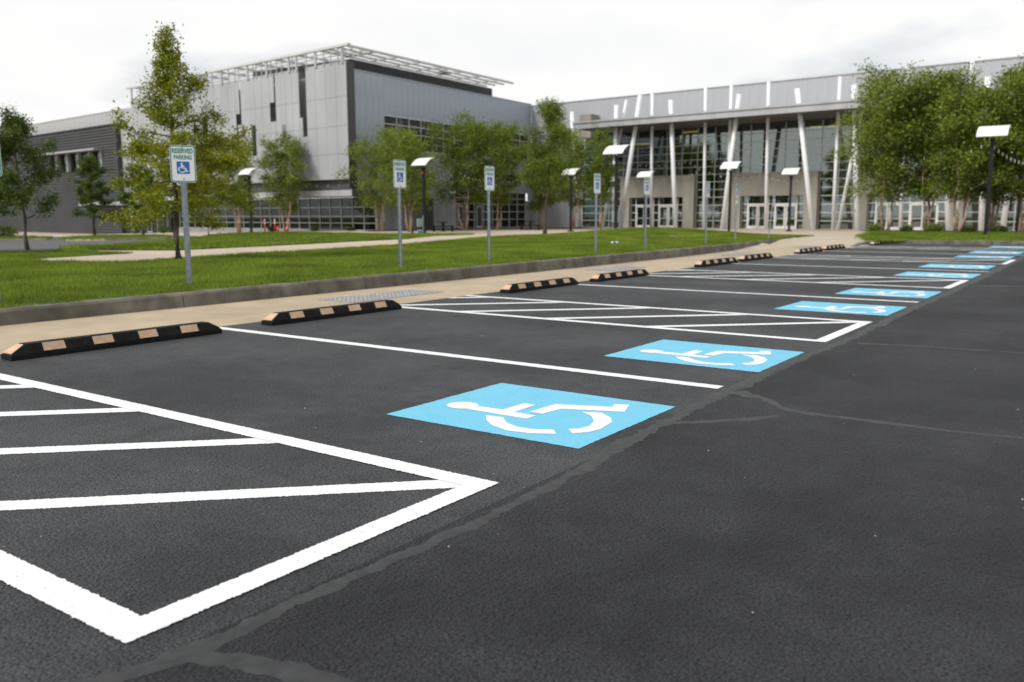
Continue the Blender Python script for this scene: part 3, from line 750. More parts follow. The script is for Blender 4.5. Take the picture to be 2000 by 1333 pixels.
def make_sign():
    """post of folded steel with a row of holes, panel facing -y"""
    root = thing('parking_sign', 'x', 'parking sign', group='reserved parking signs along the kerb')
    H = 1.74
    mb = MB(); n = int(H / .0254); hw, ho = .016, .0055
    for i in range(n):
        z0 = i * .0254; z1 = z0 + .0254; zc = (z0 + z1) / 2
        o = [(-hw, z0), (hw, z0), (hw, z1), (-hw, z1)]; q = [(-ho, zc - ho), (ho, zc - ho), (ho, zc + ho), (-ho, zc + ho)]
        vs = [(x, -.012, z) for x, z in o] + [(x, -.012, z) for x, z in q]
        mb.add(vs, [(0, 1, 5, 4), (1, 2, 6, 5), (2, 3, 7, 6), (3, 0, 4, 7)])
    for sg in (-1, 1):
        mb.box(min(sg * .014, sg * .018), max(sg * .014, sg * .018), -.0121, .022, -.3, H)
        mb.box(min(sg * .018, sg * .036), max(sg * .018, sg * .036), .018, .022, -.3, H)
    mb.box(-.016, .016, -.004, -.002, -.3, H)
    me = mesh_np('post', mb.v, mb.f, M['galv']); obj('post', me, root)
    W_, Hh, zc = .305, .457, 1.33 + .2285
    rr = rrect(W_, Hh, .038)
    pv = [(x, -.0165, zc + y) for x, y in rr] + [(x, -.0135, zc + y) for x, y in rr]; k_ = len(rr)
    pan = obj('sign_panel', mesh_np('sign_panel', pv, [tuple(range(k_)), tuple(range(2 * k_ - 1, k_ - 1, -1))] + [(i, (i + 1) % k_, k_ + (i + 1) % k_, k_ + i) for i in range(k_)], M['sign_white']), root)
    bm_ = MB(); a, b = rrect(W_ - .010, Hh - .010, .034), rrect(W_ - .034, Hh - .034, .024)
    vs = [(x, -.0178, zc + y) for x, y in a] + [(x, -.0178, zc + y) for x, y in b]
    obj('border', mesh_np('border', vs, [(i, (i + 1) % k_, k_ + (i + 1) % k_, k_ + i) for i in range(k_)], M['sign_green']), pan)
    t1 = obj('lettering', text_mesh('RESERVED', .250, .062, M['sign_green']), pan, Matrix.Translation((0, -.0178, zc + .128)))
    t2 = obj('lettering', text_mesh('PARKING', .215, .058, M['sign_green']), pan, Matrix.Translation((0, -.0178, zc + .052)))
    sq = MB(); hs = .076; cy = zc - .048
    sq.box(-hs, hs, -.0182, -.0166, cy - hs, cy + hs); sq.build('symbol_square', M['sign_blue'], pan)
    me = tri_poly(SP, lambda x, y, q: ((x - .5) * .152 * .98 + .002, -.0196 - (.0006 if q == 4 else 0), cy + (y - .5) * .150), 'wheelchair_symbol', M['sign_white'])
    obj('wheelchair_symbol', me, pan)
    for z in (zc + .205, zc - .188):
        bo = MB(); bo.tube([(0, -.016, z), (0, -.024, z)], .008, 8); bo.build('bolt', M['bolt'], pan)
    return root
sign0 = make_sign()
SIGNS = [(4.25, 9.72, 22, 0, 'parking sign cut off by the left edge of the photo'),
         (6.60, 9.75, 27, 0, 'large near parking sign turned towards the camera, before the bright oak'),
         (10.59, 9.75, 0, 0, 'parking sign beside the black lamp post with an orange tag'),
         (13.04, 9.75, 0, 0, 'third parking sign from the left standing wholly in the picture'),
         (17.08, 9.75, 0, 0, 'parking sign between the tall leaning tree and the white columns'),
         (19.58, 9.75, 2, .3, 'parking sign right of the litter on the lawn, before a lamp post'),
         (23.41, 9.75, -3, 0, 'narrow looking parking sign before a slim white column'),
         (25.82, 9.80, -8, 0, 'upright parking sign with a second small plate below'),
         (30.81, 10.45, -12, -4.6, 'crooked farthest parking sign leaning right with a small plate')]
plate_me = None
for i, (u, v, tw, lean, lb) in enumerate(SIGNS):
    z = float(lawn_z(np.float64(u), np.float64(v)))
    ax = Vector((fw.x, fw.y, 0)).normalized()
    Mx = Matrix.Translation((u, v, z)) @ Matrix.Rotation(R(-lean), 4, ax) @ Matrix.Rotation(R(-tw), 4, 'Z')
    if i == 0: sign0.matrix_basis = Mx; WM[sign0.name] = I4; o = sign0
    else: o = copy_tree(sign0, Mx)
    o['label'] = lb
    if i >= 7:
        if plate_me is None:
            rr = rrect(.305, .152, .02); k_ = len(rr)
            plate_me = mesh_np('small_plate', [(x, -.0165, 1.23 + y) for x, y in rr] + [(x, -.0135, 1.23 + y) for x, y in rr], [tuple(range(k_)), tuple(range(2 * k_ - 1, k_ - 1, -1))] + [(j, (j + 1) % k_, k_ + (j + 1) % k_, k_ + j) for j in range(k_)], M['sign_white'])
            a, b = rrect(.295, .142, .016), rrect(.275, .122, .012)
            edge_me = mesh_np('border', [(x, -.0178, 1.23 + y) for x, y in a] + [(x, -.0178, 1.23 + y) for x, y in b], [(j, (j + 1) % k_, k_ + (j + 1) % k_, k_ + j) for j in range(k_)], M['sign_green'])
        p = bpy.data.objects.new('small_plate', plate_me); col.objects.link(p); p.parent = o
        e = bpy.data.objects.new('border', edge_me); col.objects.link(e); e.parent = p

# ------------------------------------------------------------------ lamp posts
def make_lamp():
    root = thing('lamp_post', 'x', 'lamp post', group='black lamp posts with curved white reflectors')
    H = 4.35
    MB().box(-.075, .075, -.075, .075, 0, H).build('pole', M['black_metal'], root)
    MB().box(-.19, .19, -.19, .19, 0, .10).build('base', M['black_metal'], root)
    hd = MB().box(-.11, .11, -.10, .10, H, H + .12).build('lamp_head', M['black_metal'], root)
    mb = MB(); n = 10; hw = .64; rows = []
    for i in range(n + 1):
        t = i / n; a = R(58 - 52 * t)
        rows.append(None)
    x, z = -.52, H + .22; prof = [(x, z)]
    for i in range(n):
        a = R(52 - 46 * (i + .5) / n); x += .112 * math.cos(a); z += .112 * math.sin(a); prof.append((x, z))
    vs = []
    for (px_, pz) in prof: vs += [(px_, -hw, pz), (px_, hw, pz), (px_ + .012, -hw, pz - .022), (px_ + .012, hw, pz - .022)]
    fs = []
    for i in range(n):
        b = i * 4; fs += [(b, b + 1, b + 5, b + 4), (b + 2, b + 6, b + 7, b + 3), (b, b + 4, b + 6, b + 2), (b + 1, b + 3, b + 7, b + 5)]
    fs += [(0, 2, 3, 1), (4 * n, 4 * n + 1, 4 * n + 3, 4 * n + 2)]
    mb.add(vs, fs); mb.build('reflector', M['white_metal'], root, smooth=False)
    for sy in (-1, 1):
        a = MB(); a.tube([(0, sy * .09, H - .12), (.05, sy * .42, H + .33), (.12, sy * .55, prof[6][1] - .02)], .014, 5); a.build('bracket', M['black_metal'], root)
    return root
lamp0 = make_lamp()
LAMPS = [(44.2, 56.7, 1.0, 'lamp post left of the red delineator posts, before the screened block'),
         (46.6, 40.6, 1.05, 'lamp post with an orange tag beside the picnic table'),
         (59.3, 36.2, .98, 'lamp post beneath the tall leaning tree'),
         (40.6, 22.0, .91, 'tall looking lamp post among the leftmost white columns'),
         (69.0, 34.5, 1.0, 'distant lamp post partly hidden behind a parking sign'),
         (59.3, 23.0, .98, 'lamp post between two leaning white columns'),
         (68.4, 21.6, .97, 'far lamp post before the right hand double doors'),
         (41.3, 4.75, .895, 'large lamp post before the birch grove at the right'),
         (60.5, 5.3, 1.0, 'lamp post half lost in the birches at the right edge')]
for i, (u, v, sc, lb) in enumerate(LAMPS):
    z = float(bed_z(np.float64(u), 0)) if v < 8 else float(base_z(np.float64(u), np.float64(v)))
    Mx = Matrix.Translation((u, v, z)) @ Matrix.Scale(sc, 4)
    if i == 0: lamp0.matrix_basis = Mx; WM[lamp0.name] = I4; o = lamp0
    else: o = copy_tree(lamp0, Mx)
    o['label'] = lb
    if i == 1:
        t_ = obj('orange_tag', MB().box(-.16, -.076, -.05, .05, 4.02, 4.14).mesh('orange_tag', M['red'])); t_.parent = o

# ------------------------------------------------------------------ building
PR = Plane((55.75, 54.22), (0.99937, 0.03558), (0.03558, -0.99937))          # blue grey wall, faces the car park
PW = Plane((81.74, 55.15), (-0.05793, -0.99832), (-0.99832, 0.05793))         # entrance front
PS = Plane((53.20, 54.13), (0.08644, 0.99626), (-0.99626, 0.08644))           # wall behind the screen
PL = Plane((54.70, 54.00), (0.08644, 0.99626), (-0.99626, 0.08644))           # dark wing

def curtain(P, s_edges, z_edges, off, parent, glassm, skip=lambda a, b, c, d: False, bar=0.07, dep=0.10, pane='pane'):
    """glazing: every pane and every bar a piece of its own"""
    for a, b in zip(s_edges[:-1], s_edges[1:]):
        for c, d in zip(z_edges[:-1], z_edges[1:]):
            if skip(a, b, c, d): continue
            panel(pane, P, a + .012, b - .012, c + .012, d - .012, off - .02, .02, glassm, parent)
            panel('transom', P, a + bar / 2, b - bar / 2, c - bar / 2, c + bar / 2, off - .03, dep * .8, M['mullion'], parent)
    for a in s_edges:
        runs = []; cur = None
        for c, d in zip(z_edges[:-1], z_edges[1:]):
            i = s_edges.index(a)
            left = i > 0 and not skip(s_edges[i - 1], a, c, d); right = i < len(s_edges) - 1 and not skip(a, s_edges[i + 1], c, d)
            if left or right:
                if cur is None: cur = [c, d]
                else: cur[1] = d
            elif cur: runs.append(cur); cur = None
        if cur: runs.append(cur)
        for c, d in runs: panel('mullion', P, a - bar / 2, a + bar / 2, c, d, off - .04, dep + .02, M['mullion'], parent)

def frange(a, b, n): return [round(a + (b - a) * i / n, 3) for i in range(n + 1)]

# ---- screened corner block
blk = thing('screened_block', 'light grey corner block wrapped in a perforated metal screen under a slatted roof canopy', 'building', (*PS.pt(0), -.31))
def part(name, P, boxes, mat, parent, smooth=False):
    mb = MB()
    for b in boxes: mb.pbox(P, *b)
    return mb.build(name, mat, parent)
part('back_wall', PS, [(0.05, 40.5, 3.2, 13.1, -.4, 0)], M['rib_panel'], blk)
SO = .88
cols_ = [-.40, 1.0, 2.4, 3.8, 5.12, 6.15, 7.2, 8.2, 8.8, 9.68, 10.6, 11.8, 13.0, 13.7, 15.3, 16.2, 17.4, 18.6, 20.0, 21.3, 22.3, 23.7, 25.2, 26.7, 28.2, 29.7, 31.2, 32.7, 34.2, 35.5, 36.8]
rows_ = [4.07, 6.2, 8.5, 10.9, 13.75]
slots = [(5.12, 6.15, 9.57, 13.75), (5.12, 5.75, 7.9, 9.57), (8.2, 8.8, 7.9, 9.1), (9.68, 10.6, 9.53, 11.2), (9.68, 9.9, 11.2, 13.75), (13.0, 13.7, 6.6, 9.4), (15.3, 16.2, 9.6, 10.6), (15.3, 15.55, 10.6, 13.75), (15.95, 16.2, 6.2, 9.6), (21.3, 22.3, 8.2, 10.7)]
for a, b in zip(cols_[:-1], cols_[1:]):
    sl_ = [q for q in slots if q[0] >= a - .01 and q[1] <= b + .01]
    sb = sorted(set([a, b] + [q[0] for q in sl_] + [q[1] for q in sl_])); zb_ = sorted(set(rows_ + [q[2] for q in sl_] + [q[3] for q in sl_]))
    for s0, s1 in zip(sb[:-1], sb[1:]):
        run = None
        for z0, z1 in zip(zb_[:-1], zb_[1:]):
            cut = any(q[0] - .01 <= s0 and q[1] + .01 >= s1 and q[2] - .01 <= z0 and q[3] + .01 >= z1 for q in sl_)
            if not cut: panel('screen_panel', PS, s0 + .012, s1 - .012, z0 + .012, z1 - .012, SO, .05, M['screen'], blk)
for (s0, s1, z0, z1) in slots[1:]:
    panel('slot_window', PS, s0 - .1, s1 + .1, max(z0 - .2, 4.3), min(z1, 11), 0.005, .06, M['slot_glass'], blk)
posts = [0.0, .55, 1.55, 2.5, 3.6, 4.9, 6.3, 6.9, 7.4, 8.5, 9.3, 10.2, 10.8, 11.6, 12.5, 13.0, 13.9, 15.4, 16.0, 17.1, 18.3, 20, 21, 22.4, 24, 25.3, 26.8, 28.6, 30, 31.4, 33, 34.6, 36.4]
for i, s0 in enumerate(posts):
    wd = .26 if i % 4 in (0,) or i in (4, 6) else .09
    panel('screen_post', PS, s0 - wd / 2, s0 + wd / 2, 13.55, 14.86, SO + .052, .10 if wd > .1 else .06, M['screen'], blk)
panel('return_panel', PS, -.36, -.30, 3.3, 13.7, .02, .85, M['dark_clad'], blk)
part('fascia_band', PS, [(-.3, 37, 3.24, 4.05, .0, .5)], M['dark_clad'], blk)
can = part('entrance_canopy', PS, [(-.35, 37, 2.64, 3.20, -2.3, 0.62)], M['soffit'], blk)
k = -.36
while k < 36:
    panel('canopy_panel', PS, k + .01, k + 1.75, 2.66, 3.18, .625, .03, M['canopy_edge'], can); k += 1.76
part('ground_floor_interior', PS, [(-.2, 40, -1.3, 2.6, -9.2, -9.0), (-.2, 40, 2.5, 2.62, -9, -2.6)], M['interior'], blk)
curtain(PS, frange(.1, 33.7, 21), [-.31, .32, .93, 1.75, 2.6], -2.4, blk, M['glass_dark'])
part('sill', PS, [(-.1, 34, -1.3, -.33, -2.5, -2.3)], M['grey_concrete'], blk)
# slatted roof canopy: rails and cross beams
tre = part('roof_canopy', PS, [(-.95, 37.4, 14.86, 15.06, SO - .05, SO + .25)], M['slat'], blk)
for o in (-.35, -1.5, -2.65): panel('rail', PS, .2, 37.2, 14.86, 15.0, o, .13, M['slat'], tre)
k = 3.0
while k < 37: panel('cross_beam', PS, k, k + .15, 14.85, 15.04, -2.6, 3.4, M['slat'], tre); k += 3.3
PRc = Plane((52.26, 53.71), PR.d, PR.n)
for o, h in ((0, .2), (-1.2, .16), (-2.35, .16), (-3.45, .16)): panel('rail', PRc, .2, 25.3, 14.86, 14.86 + h, o - .15, .15, M['slat'], tre)
k = 3.1
while k < 25: panel('cross_beam', PRc, k, k + .22, 14.84, 15.05, -3.5, 3.33, M['slat'], tre); k += 3.2
pent = part('penthouse', PR, [(.6, 22.7, 12.9, 14.78, -16, -3.05)], M['dark_band'], blk)
for i in range(9): panel('louvre', PR, .62, 22.68, 13.3 + i * .16, 13.39 + i * .16, -3.045, .05, M['dark_band'], pent)
dm = MB(); dc = PRc.pt(15.6, -2.0)
dm.tube([(dc[0], dc[1], 15.05), (dc[0], dc[1], 15.2), (dc[0], dc[1], 15.45), (dc[0], dc[1], 15.62), (dc[0], dc[1], 15.7)], [.40, .46, .42, .25, .05], 14)
dm.build('roof_dome', M['white_metal'], blk, smooth=True)
# blue grey wall panels
pw = (26.0 + 2.55) / 36
bw = part('wall', PR, [(-2.5, 1.4, 2.5, 13.1, -.3, -.04), (1.4, 26, 9.85, 13.1, -.3, -.04), (1.4, 26, 3.4, 6.9, -.3, -.04), (25.42, 26, 6.9, 9.85, -.3, -.04)], M['backwall'], blk)
for i in range(36):
    a = -2.55 + i * pw; b = a + pw
    if b < 1.45:
        cuts = [(2.56, 8.38), (8.40, 13.15)]
    else:
        cuts = [(3.44 if 11.5 < b and a < 25.2 else 2.56, 6.92), (9.83, 13.15)]
    for z0, z1 in cuts: panel('wall_panel', PR, a + .006, b - .006, z0, z1, -.03, .03, M['grey_panel'], bw)
panel('coping', PR, -2.6, 26.0, 13.16, 13.24, -.3, .36, M['grey_panel'], bw)
curtain(PR, frange(1.42, 25.4, 14), [6.95, 7.65, 8.37, 9.09, 9.80], -.12, blk, M['glass_dark'])
part('upper_room', PR, [(1, 26, 6.5, 6.7, -8, -.3), (1, 26, 6.5, 10, -8.2, -8)], M['interior'], blk)
part('plinth', PR, [(0.0, 11.85, -.6, 2.54, -.35, .02)], M['grey_concrete'], blk)
part('plinth', PR, [(24.97, 26, -.6, 2.54, -.35, .02)], M['grey_concrete'], blk)
curtain(PR, frange(11.9, 24.95, 8), [-.33, .55, 1.35, 2.15, 2.75, 3.4], -.2, blk, M['glass_dark'])
part('lobby', PR, [(11, 25.5, -.5, 3.4, -6.2, -6)], M['interior'], blk)
for s0 in (12.1, 15.4):
    dl = panel('door_leaf', PR, s0, s0 + 1.0, -.31, 1.98, -.1, .05, M['mullion'], blk)
    panel('door_pane', PR, s0 + .12, s0 + .88, -.12, 1.85, -.045, .01, M['dark_band'], dl)
for s0 in (17.0, 21.5): tag(panel('ceiling_lamp', PR, s0, s0 + .9, 2.45, 2.53, -2.0, .1, M['lamp_glow'], blk), None)

# ---- entrance wing
ent = thing('entrance_hall', 'long entrance hall with tall glass front, slanted white columns and silver roof fascia', 'building', (*PW.pt(25), -.31))
SE = 62.0
part('fascia_wall', PW, [(0.05, SE, 9.5, 12.98, -.4, -.04), (0.05, 7.0, 4.9, 9.5, -.4, -.04)], M['backwall'], ent)
k = 0.02; i = 0
while k < SE - .9:
    panel('fascia_panel', PW, k + .004, k + .908, 9.9 if k > 7 else 4.95, 13.0, -.03, .035, M['fascia_panel'], ent); k += .912
panel('coping', PW, 0.0, SE, 13.01, 13.10, -.35, .42, M['canopy_edge'], ent)
part('low_wall', PW, [(0.02, 7.0, -.6, 4.93, -.4, .03)], M['grey_concrete'], ent)
part('pier', PW, [(7.6, 9.0, 9.0, 11.4, .05, 1.6)], M['concrete'], ent)
portals = [(12.1, 20.5), (24.25, 32.6), (35.85, 44.5)]
PTOP = 4.86
zed = [-.33, .42, 1.17, 1.92, 2.68, 3.42, 4.16, 4.88, 5.62, 6.32, 7.02, 7.74, 8.5, 9.32]
sed = [7.0, 8.7, 10.4, 12.1, 13.78, 15.46, 17.14, 18.82, 20.5, 22.36, 24.25, 25.92, 27.59, 29.26, 30.93, 32.6, 34.2, 35.85, 37.58, 39.31, 41.04, 42.77, 44.5, 46.3, 48.1, 49.9, 51.7, 53.5, 55.3, 57.1]
def skipw(a, b, c, d): return d < 4.95 and any(a >= p0 - .05 and b <= p1 + .05 for p0, p1 in portals)
curtain(PW, sed, zed, -.02, ent, M['glass'], skipw)
part('head_beam', PW, [(7.0, SE, 9.32, 9.9, -.35, -.03)], M['dark_band'], ent)
part('interior', PW, [(1, SE, -.45, -.35, -16, -.5), (1, SE, -.4, 9.6, -16.3, -16), (1, SE, 4.5, 4.75, -16, -6), (1, SE, 9.6, 9.8, -16, -.5)], M['interior'], ent)
part('roof', PW, [(0, SE, 12.6, 12.85, -34, -.4)], M['backwall'], ent)
for (s0, s1, z, o) in ((12.6, 14.6, 8.2, -1.2), (18.4, 20.1, 9.05, -.9), (31.2, 32.4, 8.75, -.8), (32.9, 33.9, 8.75, -.8)):
    panel('pendant_light', PW, s0, s1, z, z + .13, o, .14, M['lamp_glow'], ent)
for p0, p1 in portals:
    d0 = p0 + 1.1; d1 = p1 - 1.2; dt = 2.74
    po = MB(); po.pbox(PW, p0, d0, -.6, PTOP, -.3, .62); po.pbox(PW, d1, p1, -.6, PTOP, -.3, .62); po.pbox(PW, d0, d1, dt, PTOP - .002, -.298, .618)
    po = po.build('portal', M['concrete'], ent)
    wt = d1 - d0; k_ = wt / 6.03
    ed = [0, .56, 1.58, 2.60, 3.2, 4.25, 5.3, 6.03]; ed = [d0 + q * k_ for q in ed[:1]] + [d0 + q * k_ for q in ed[1:]]
    kinds = ['s', 'd', 'd', 's', 'd', 'd', 's']
    for (a, b, kd) in zip(ed[:-1], ed[1:], kinds):
        if kd == 's':
            for z0, z1 in ((-.33, .45), (.45, 1.2), (1.2, 1.98), (1.98, dt)):
                panel('door_pane', PW, a + .02, b - .02, z0 + .02, z1 - .02, .13, .02, M['glass'], po)
                panel('transom', PW, a + .03, b - .03, z0 - .03, z0 + .03, .11, .09, M['door_white'], po)
            panel('door_frame', PW, a - .035, a + .035, -.33, dt, .10, .11, M['door_white'], po); panel('door_frame', PW, b - .035, b + .035, -.33, dt, .10, .11, M['door_white'], po)
        else:
            fr = MB()
            for q in ((a + .03, a + .15, -.31, 1.9), (b - .15, b - .03, -.31, 1.9), (a + .15, b - .15, -.31, -.06), (a + .15, b - .15, 1.76, 1.9), (a + .15, b - .15, .62, .67)):
                fr.pbox(PW, q[0], q[1], q[2], q[3], .12, .19)
            lf = fr.build('door_leaf', M['door_white'], po)
            panel('door_pane', PW, a + .15, b - .15, -.06, 1.76, .14, .02, M['glass'], po)
            panel('transom', PW, a - .02, b + .02, 1.91, 2.03, .10, .11, M['door_white'], po)
            panel('door_pane', PW, a + .02, b - .02, 2.03, dt - .02, .13, .02, M['glass'], po)
            hs_ = b - .22 if kinds.index(kd) and (a - d0) / k_ in (0.56, 3.2) else a + .18
            panel('handle', PW, hs_, hs_ + .05, .35, 1.3, .19, .05, M['mullion'], po)
# canopy
cano = part('canopy', PW, [(10.2, SE, 9.42, 9.86, -.02, 6.3)], M['soffit'], ent)
part('canopy_edge', PW, [(10.15, SE, 9.40, 9.90, 6.31, 6.5)], M['canopy_edge'], cano)
part('canopy_lip', PW, [(10.1, SE, 9.92, 10.10, 5.8, 6.62)], M['canopy_edge'], cano)
COLS = [(8.93, 11.3, 10.09, 1), (14.21, 11.55, 14.06, 1), (14.73, 12.1, 12.10, 0), (16.84, 12.3, 14.81, 1), (17.56, 12.65, 17.76, 0), (20.09, 11.55, 20.96, 1), (23.10, 12.7, 23.34, 0), (25.62, 12.75, 25.64, 0), (26.84, 11.5, 25.60, 1),
        (29.08, 12.45, 29.34, 0), (32.01, 11.5, 33.96, 1), (35.21, 12.3, 35.25, 0), (36.68, 11.4, 37.6, 1), (37.5, 12.3, 35.62, 0), (40.44, 12.55, 40.65, 0), (43.37, 10.7, 44.46, 1), (45.05, 12.5, 44.68, 0), (46.37, 11.1, 46.68, 1), (48.67, 11.2, 48.1, 1), (52, 12, 51, 0), (55, 11.6, 56, 1)]
for (st, zt, sb_, kx) in COLS:
    o = 5.0 if kx else 4.0; r_ = .21 if kx else .145
    mb = MB(); a = PW.pt(sb_, o); b = PW.pt(st, o); c0 = Vector((*a, -.6)); c1 = Vector((*b, zt))
    mb.tube([c0, c0.lerp(c1, .5), c1], r_, 14)
    me = mb.mesh('column', M['column']); me.polygons.foreach_set('use_smooth', [len(p.vertices) == 4 for p in me.polygons])
    obj('column', me, ent)

# ---- dark clad wing on the left
wing = thing('dark_clad_wing', 'low wing clad in charcoal ribbed metal below a pale panel band, at the left', 'building', (*PL.pt(60), -1.3))
part('wall', PL, [(38, 92, 2.6, 13.3, -.5, -.04), (44.9, 92, -2.4, 2.6, -.5, -.04), (38, 38.4, -2.4, 13.3, -12, -.5)], M['backwall'], wing)
k = 38.0
while k < 91: panel('wall_panel', PL, k + .015, k + 1.1, 11.5 if k > 45 else 2.7, 13.4, -.03, .04, M['rib_panel'], wing); k += 1.115
panel('coping', PL, 38, 92, 13.41, 13.5, -.3, .36, M['rib_panel'], wing)
mb = MB(); zc = -2.3; win = (49.0, 65.0, 6.62, 8.95)
def clad(s0, s1, z0, z1):
    z = z0; vs = []
    prof = []
    while z < z1 - .01:
        h = min(.34, z1 - z); prof += [(z, .50), (z + h * .55, .50), (z + h * .58, .32), (z + h * .97, .32)]; z += h
    prof.append((z1, .5)); n = len(prof); vs = []
    for s_ in (s0, s1):
        for (zz_, o) in prof: x, y = PL.pt(s_, o); vs.append((x, y, zz_))
    mb.add(vs, [(q, q + 1, n + q + 1, n + q) for q in range(n - 1)])
clad(44.9, 92, 8.95, 11.8); clad(44.9, 49, 6.62, 8.95); clad(65, 92, 6.62, 8.95); clad(44.9, 92, -2.3, 6.62)
cl = mb.build('ribbed_cladding', M['dark_clad'], wing)
part('cladding_edge', PL, [(44.75, 44.9, -2.3, 11.85, 0, .6), (44.9, 92, 11.8, 11.88, 0, .6)], M['dark_band'], wing)
for i in range(5):
    a = 49.1 + i * 3.2
    wn = panel('window', PL, a, a + 2.4, 6.64, 8.93, 0, .1, M['dark_band'], wing)
    panel('pane', PL, a + .1, a + 2.3, 6.75, 8.8, .11, .02, M['glass_dark'], wn)
    panel('jamb', PL, a - .1, a + .16, 6.64, 8.93, .3, .25, M['rib_panel'], wn)
    panel('infill', PL, a + 2.41, a + 3.0, 6.63, 8.94, 0, .45, M['dark_clad'], wn)
panel('sunshade', PL, 48.6, 66, 8.95, 9.12, .5, 1.1, M['rib_panel'], wing)
panel('porch_canopy', PL, 36.2, 51.5, 2.25, 2.65, .2, 2.4, M['rib_panel'], wing)
part('porch_wall', PL, [(36, 44.9, -2.3, 2.3, -1.2, -1.0)], M['dark_band'], wing)
for a in (36.6, 38.0, 40.4):
    d = panel('door_leaf', PL, a, a + 1.1, -1.0, 1.5, -.98, .06, M['mullion'], wing)
    panel('door_pane', PL, a + .15, a + .95, -.8, 1.35, -.915, .01, M['dark_band'], d)

# ------------------------------------------------------------------ trees
def foliage(name, C, size, rng, mat, parent, up_bias=.3):
    n = len(C)
    nrm = rng.normal(size=(n, 3)); nrm[:, 2] = np.abs(nrm[:, 2]) + up_bias; nrm /= np.linalg.norm(nrm, axis=1, keepdims=True)
    a = rng.normal(size=(n, 3)); a -= nrm * (a * nrm).sum(1, keepdims=True); a /= np.linalg.norm(a, axis=1, keepdims=True)
    b = np.cross(nrm, a)
    s = size * rng.uniform(.6, 1.25, (n, 1))
    V = np.stack([C - a * s * .5, C + b * s * .3 + a * s * .05, C + a * s * .5 - nrm * s * .12, C - b * s * .3 + a * s * .05], 1)
    return obj(name, quads_np(name, V, mat), parent)

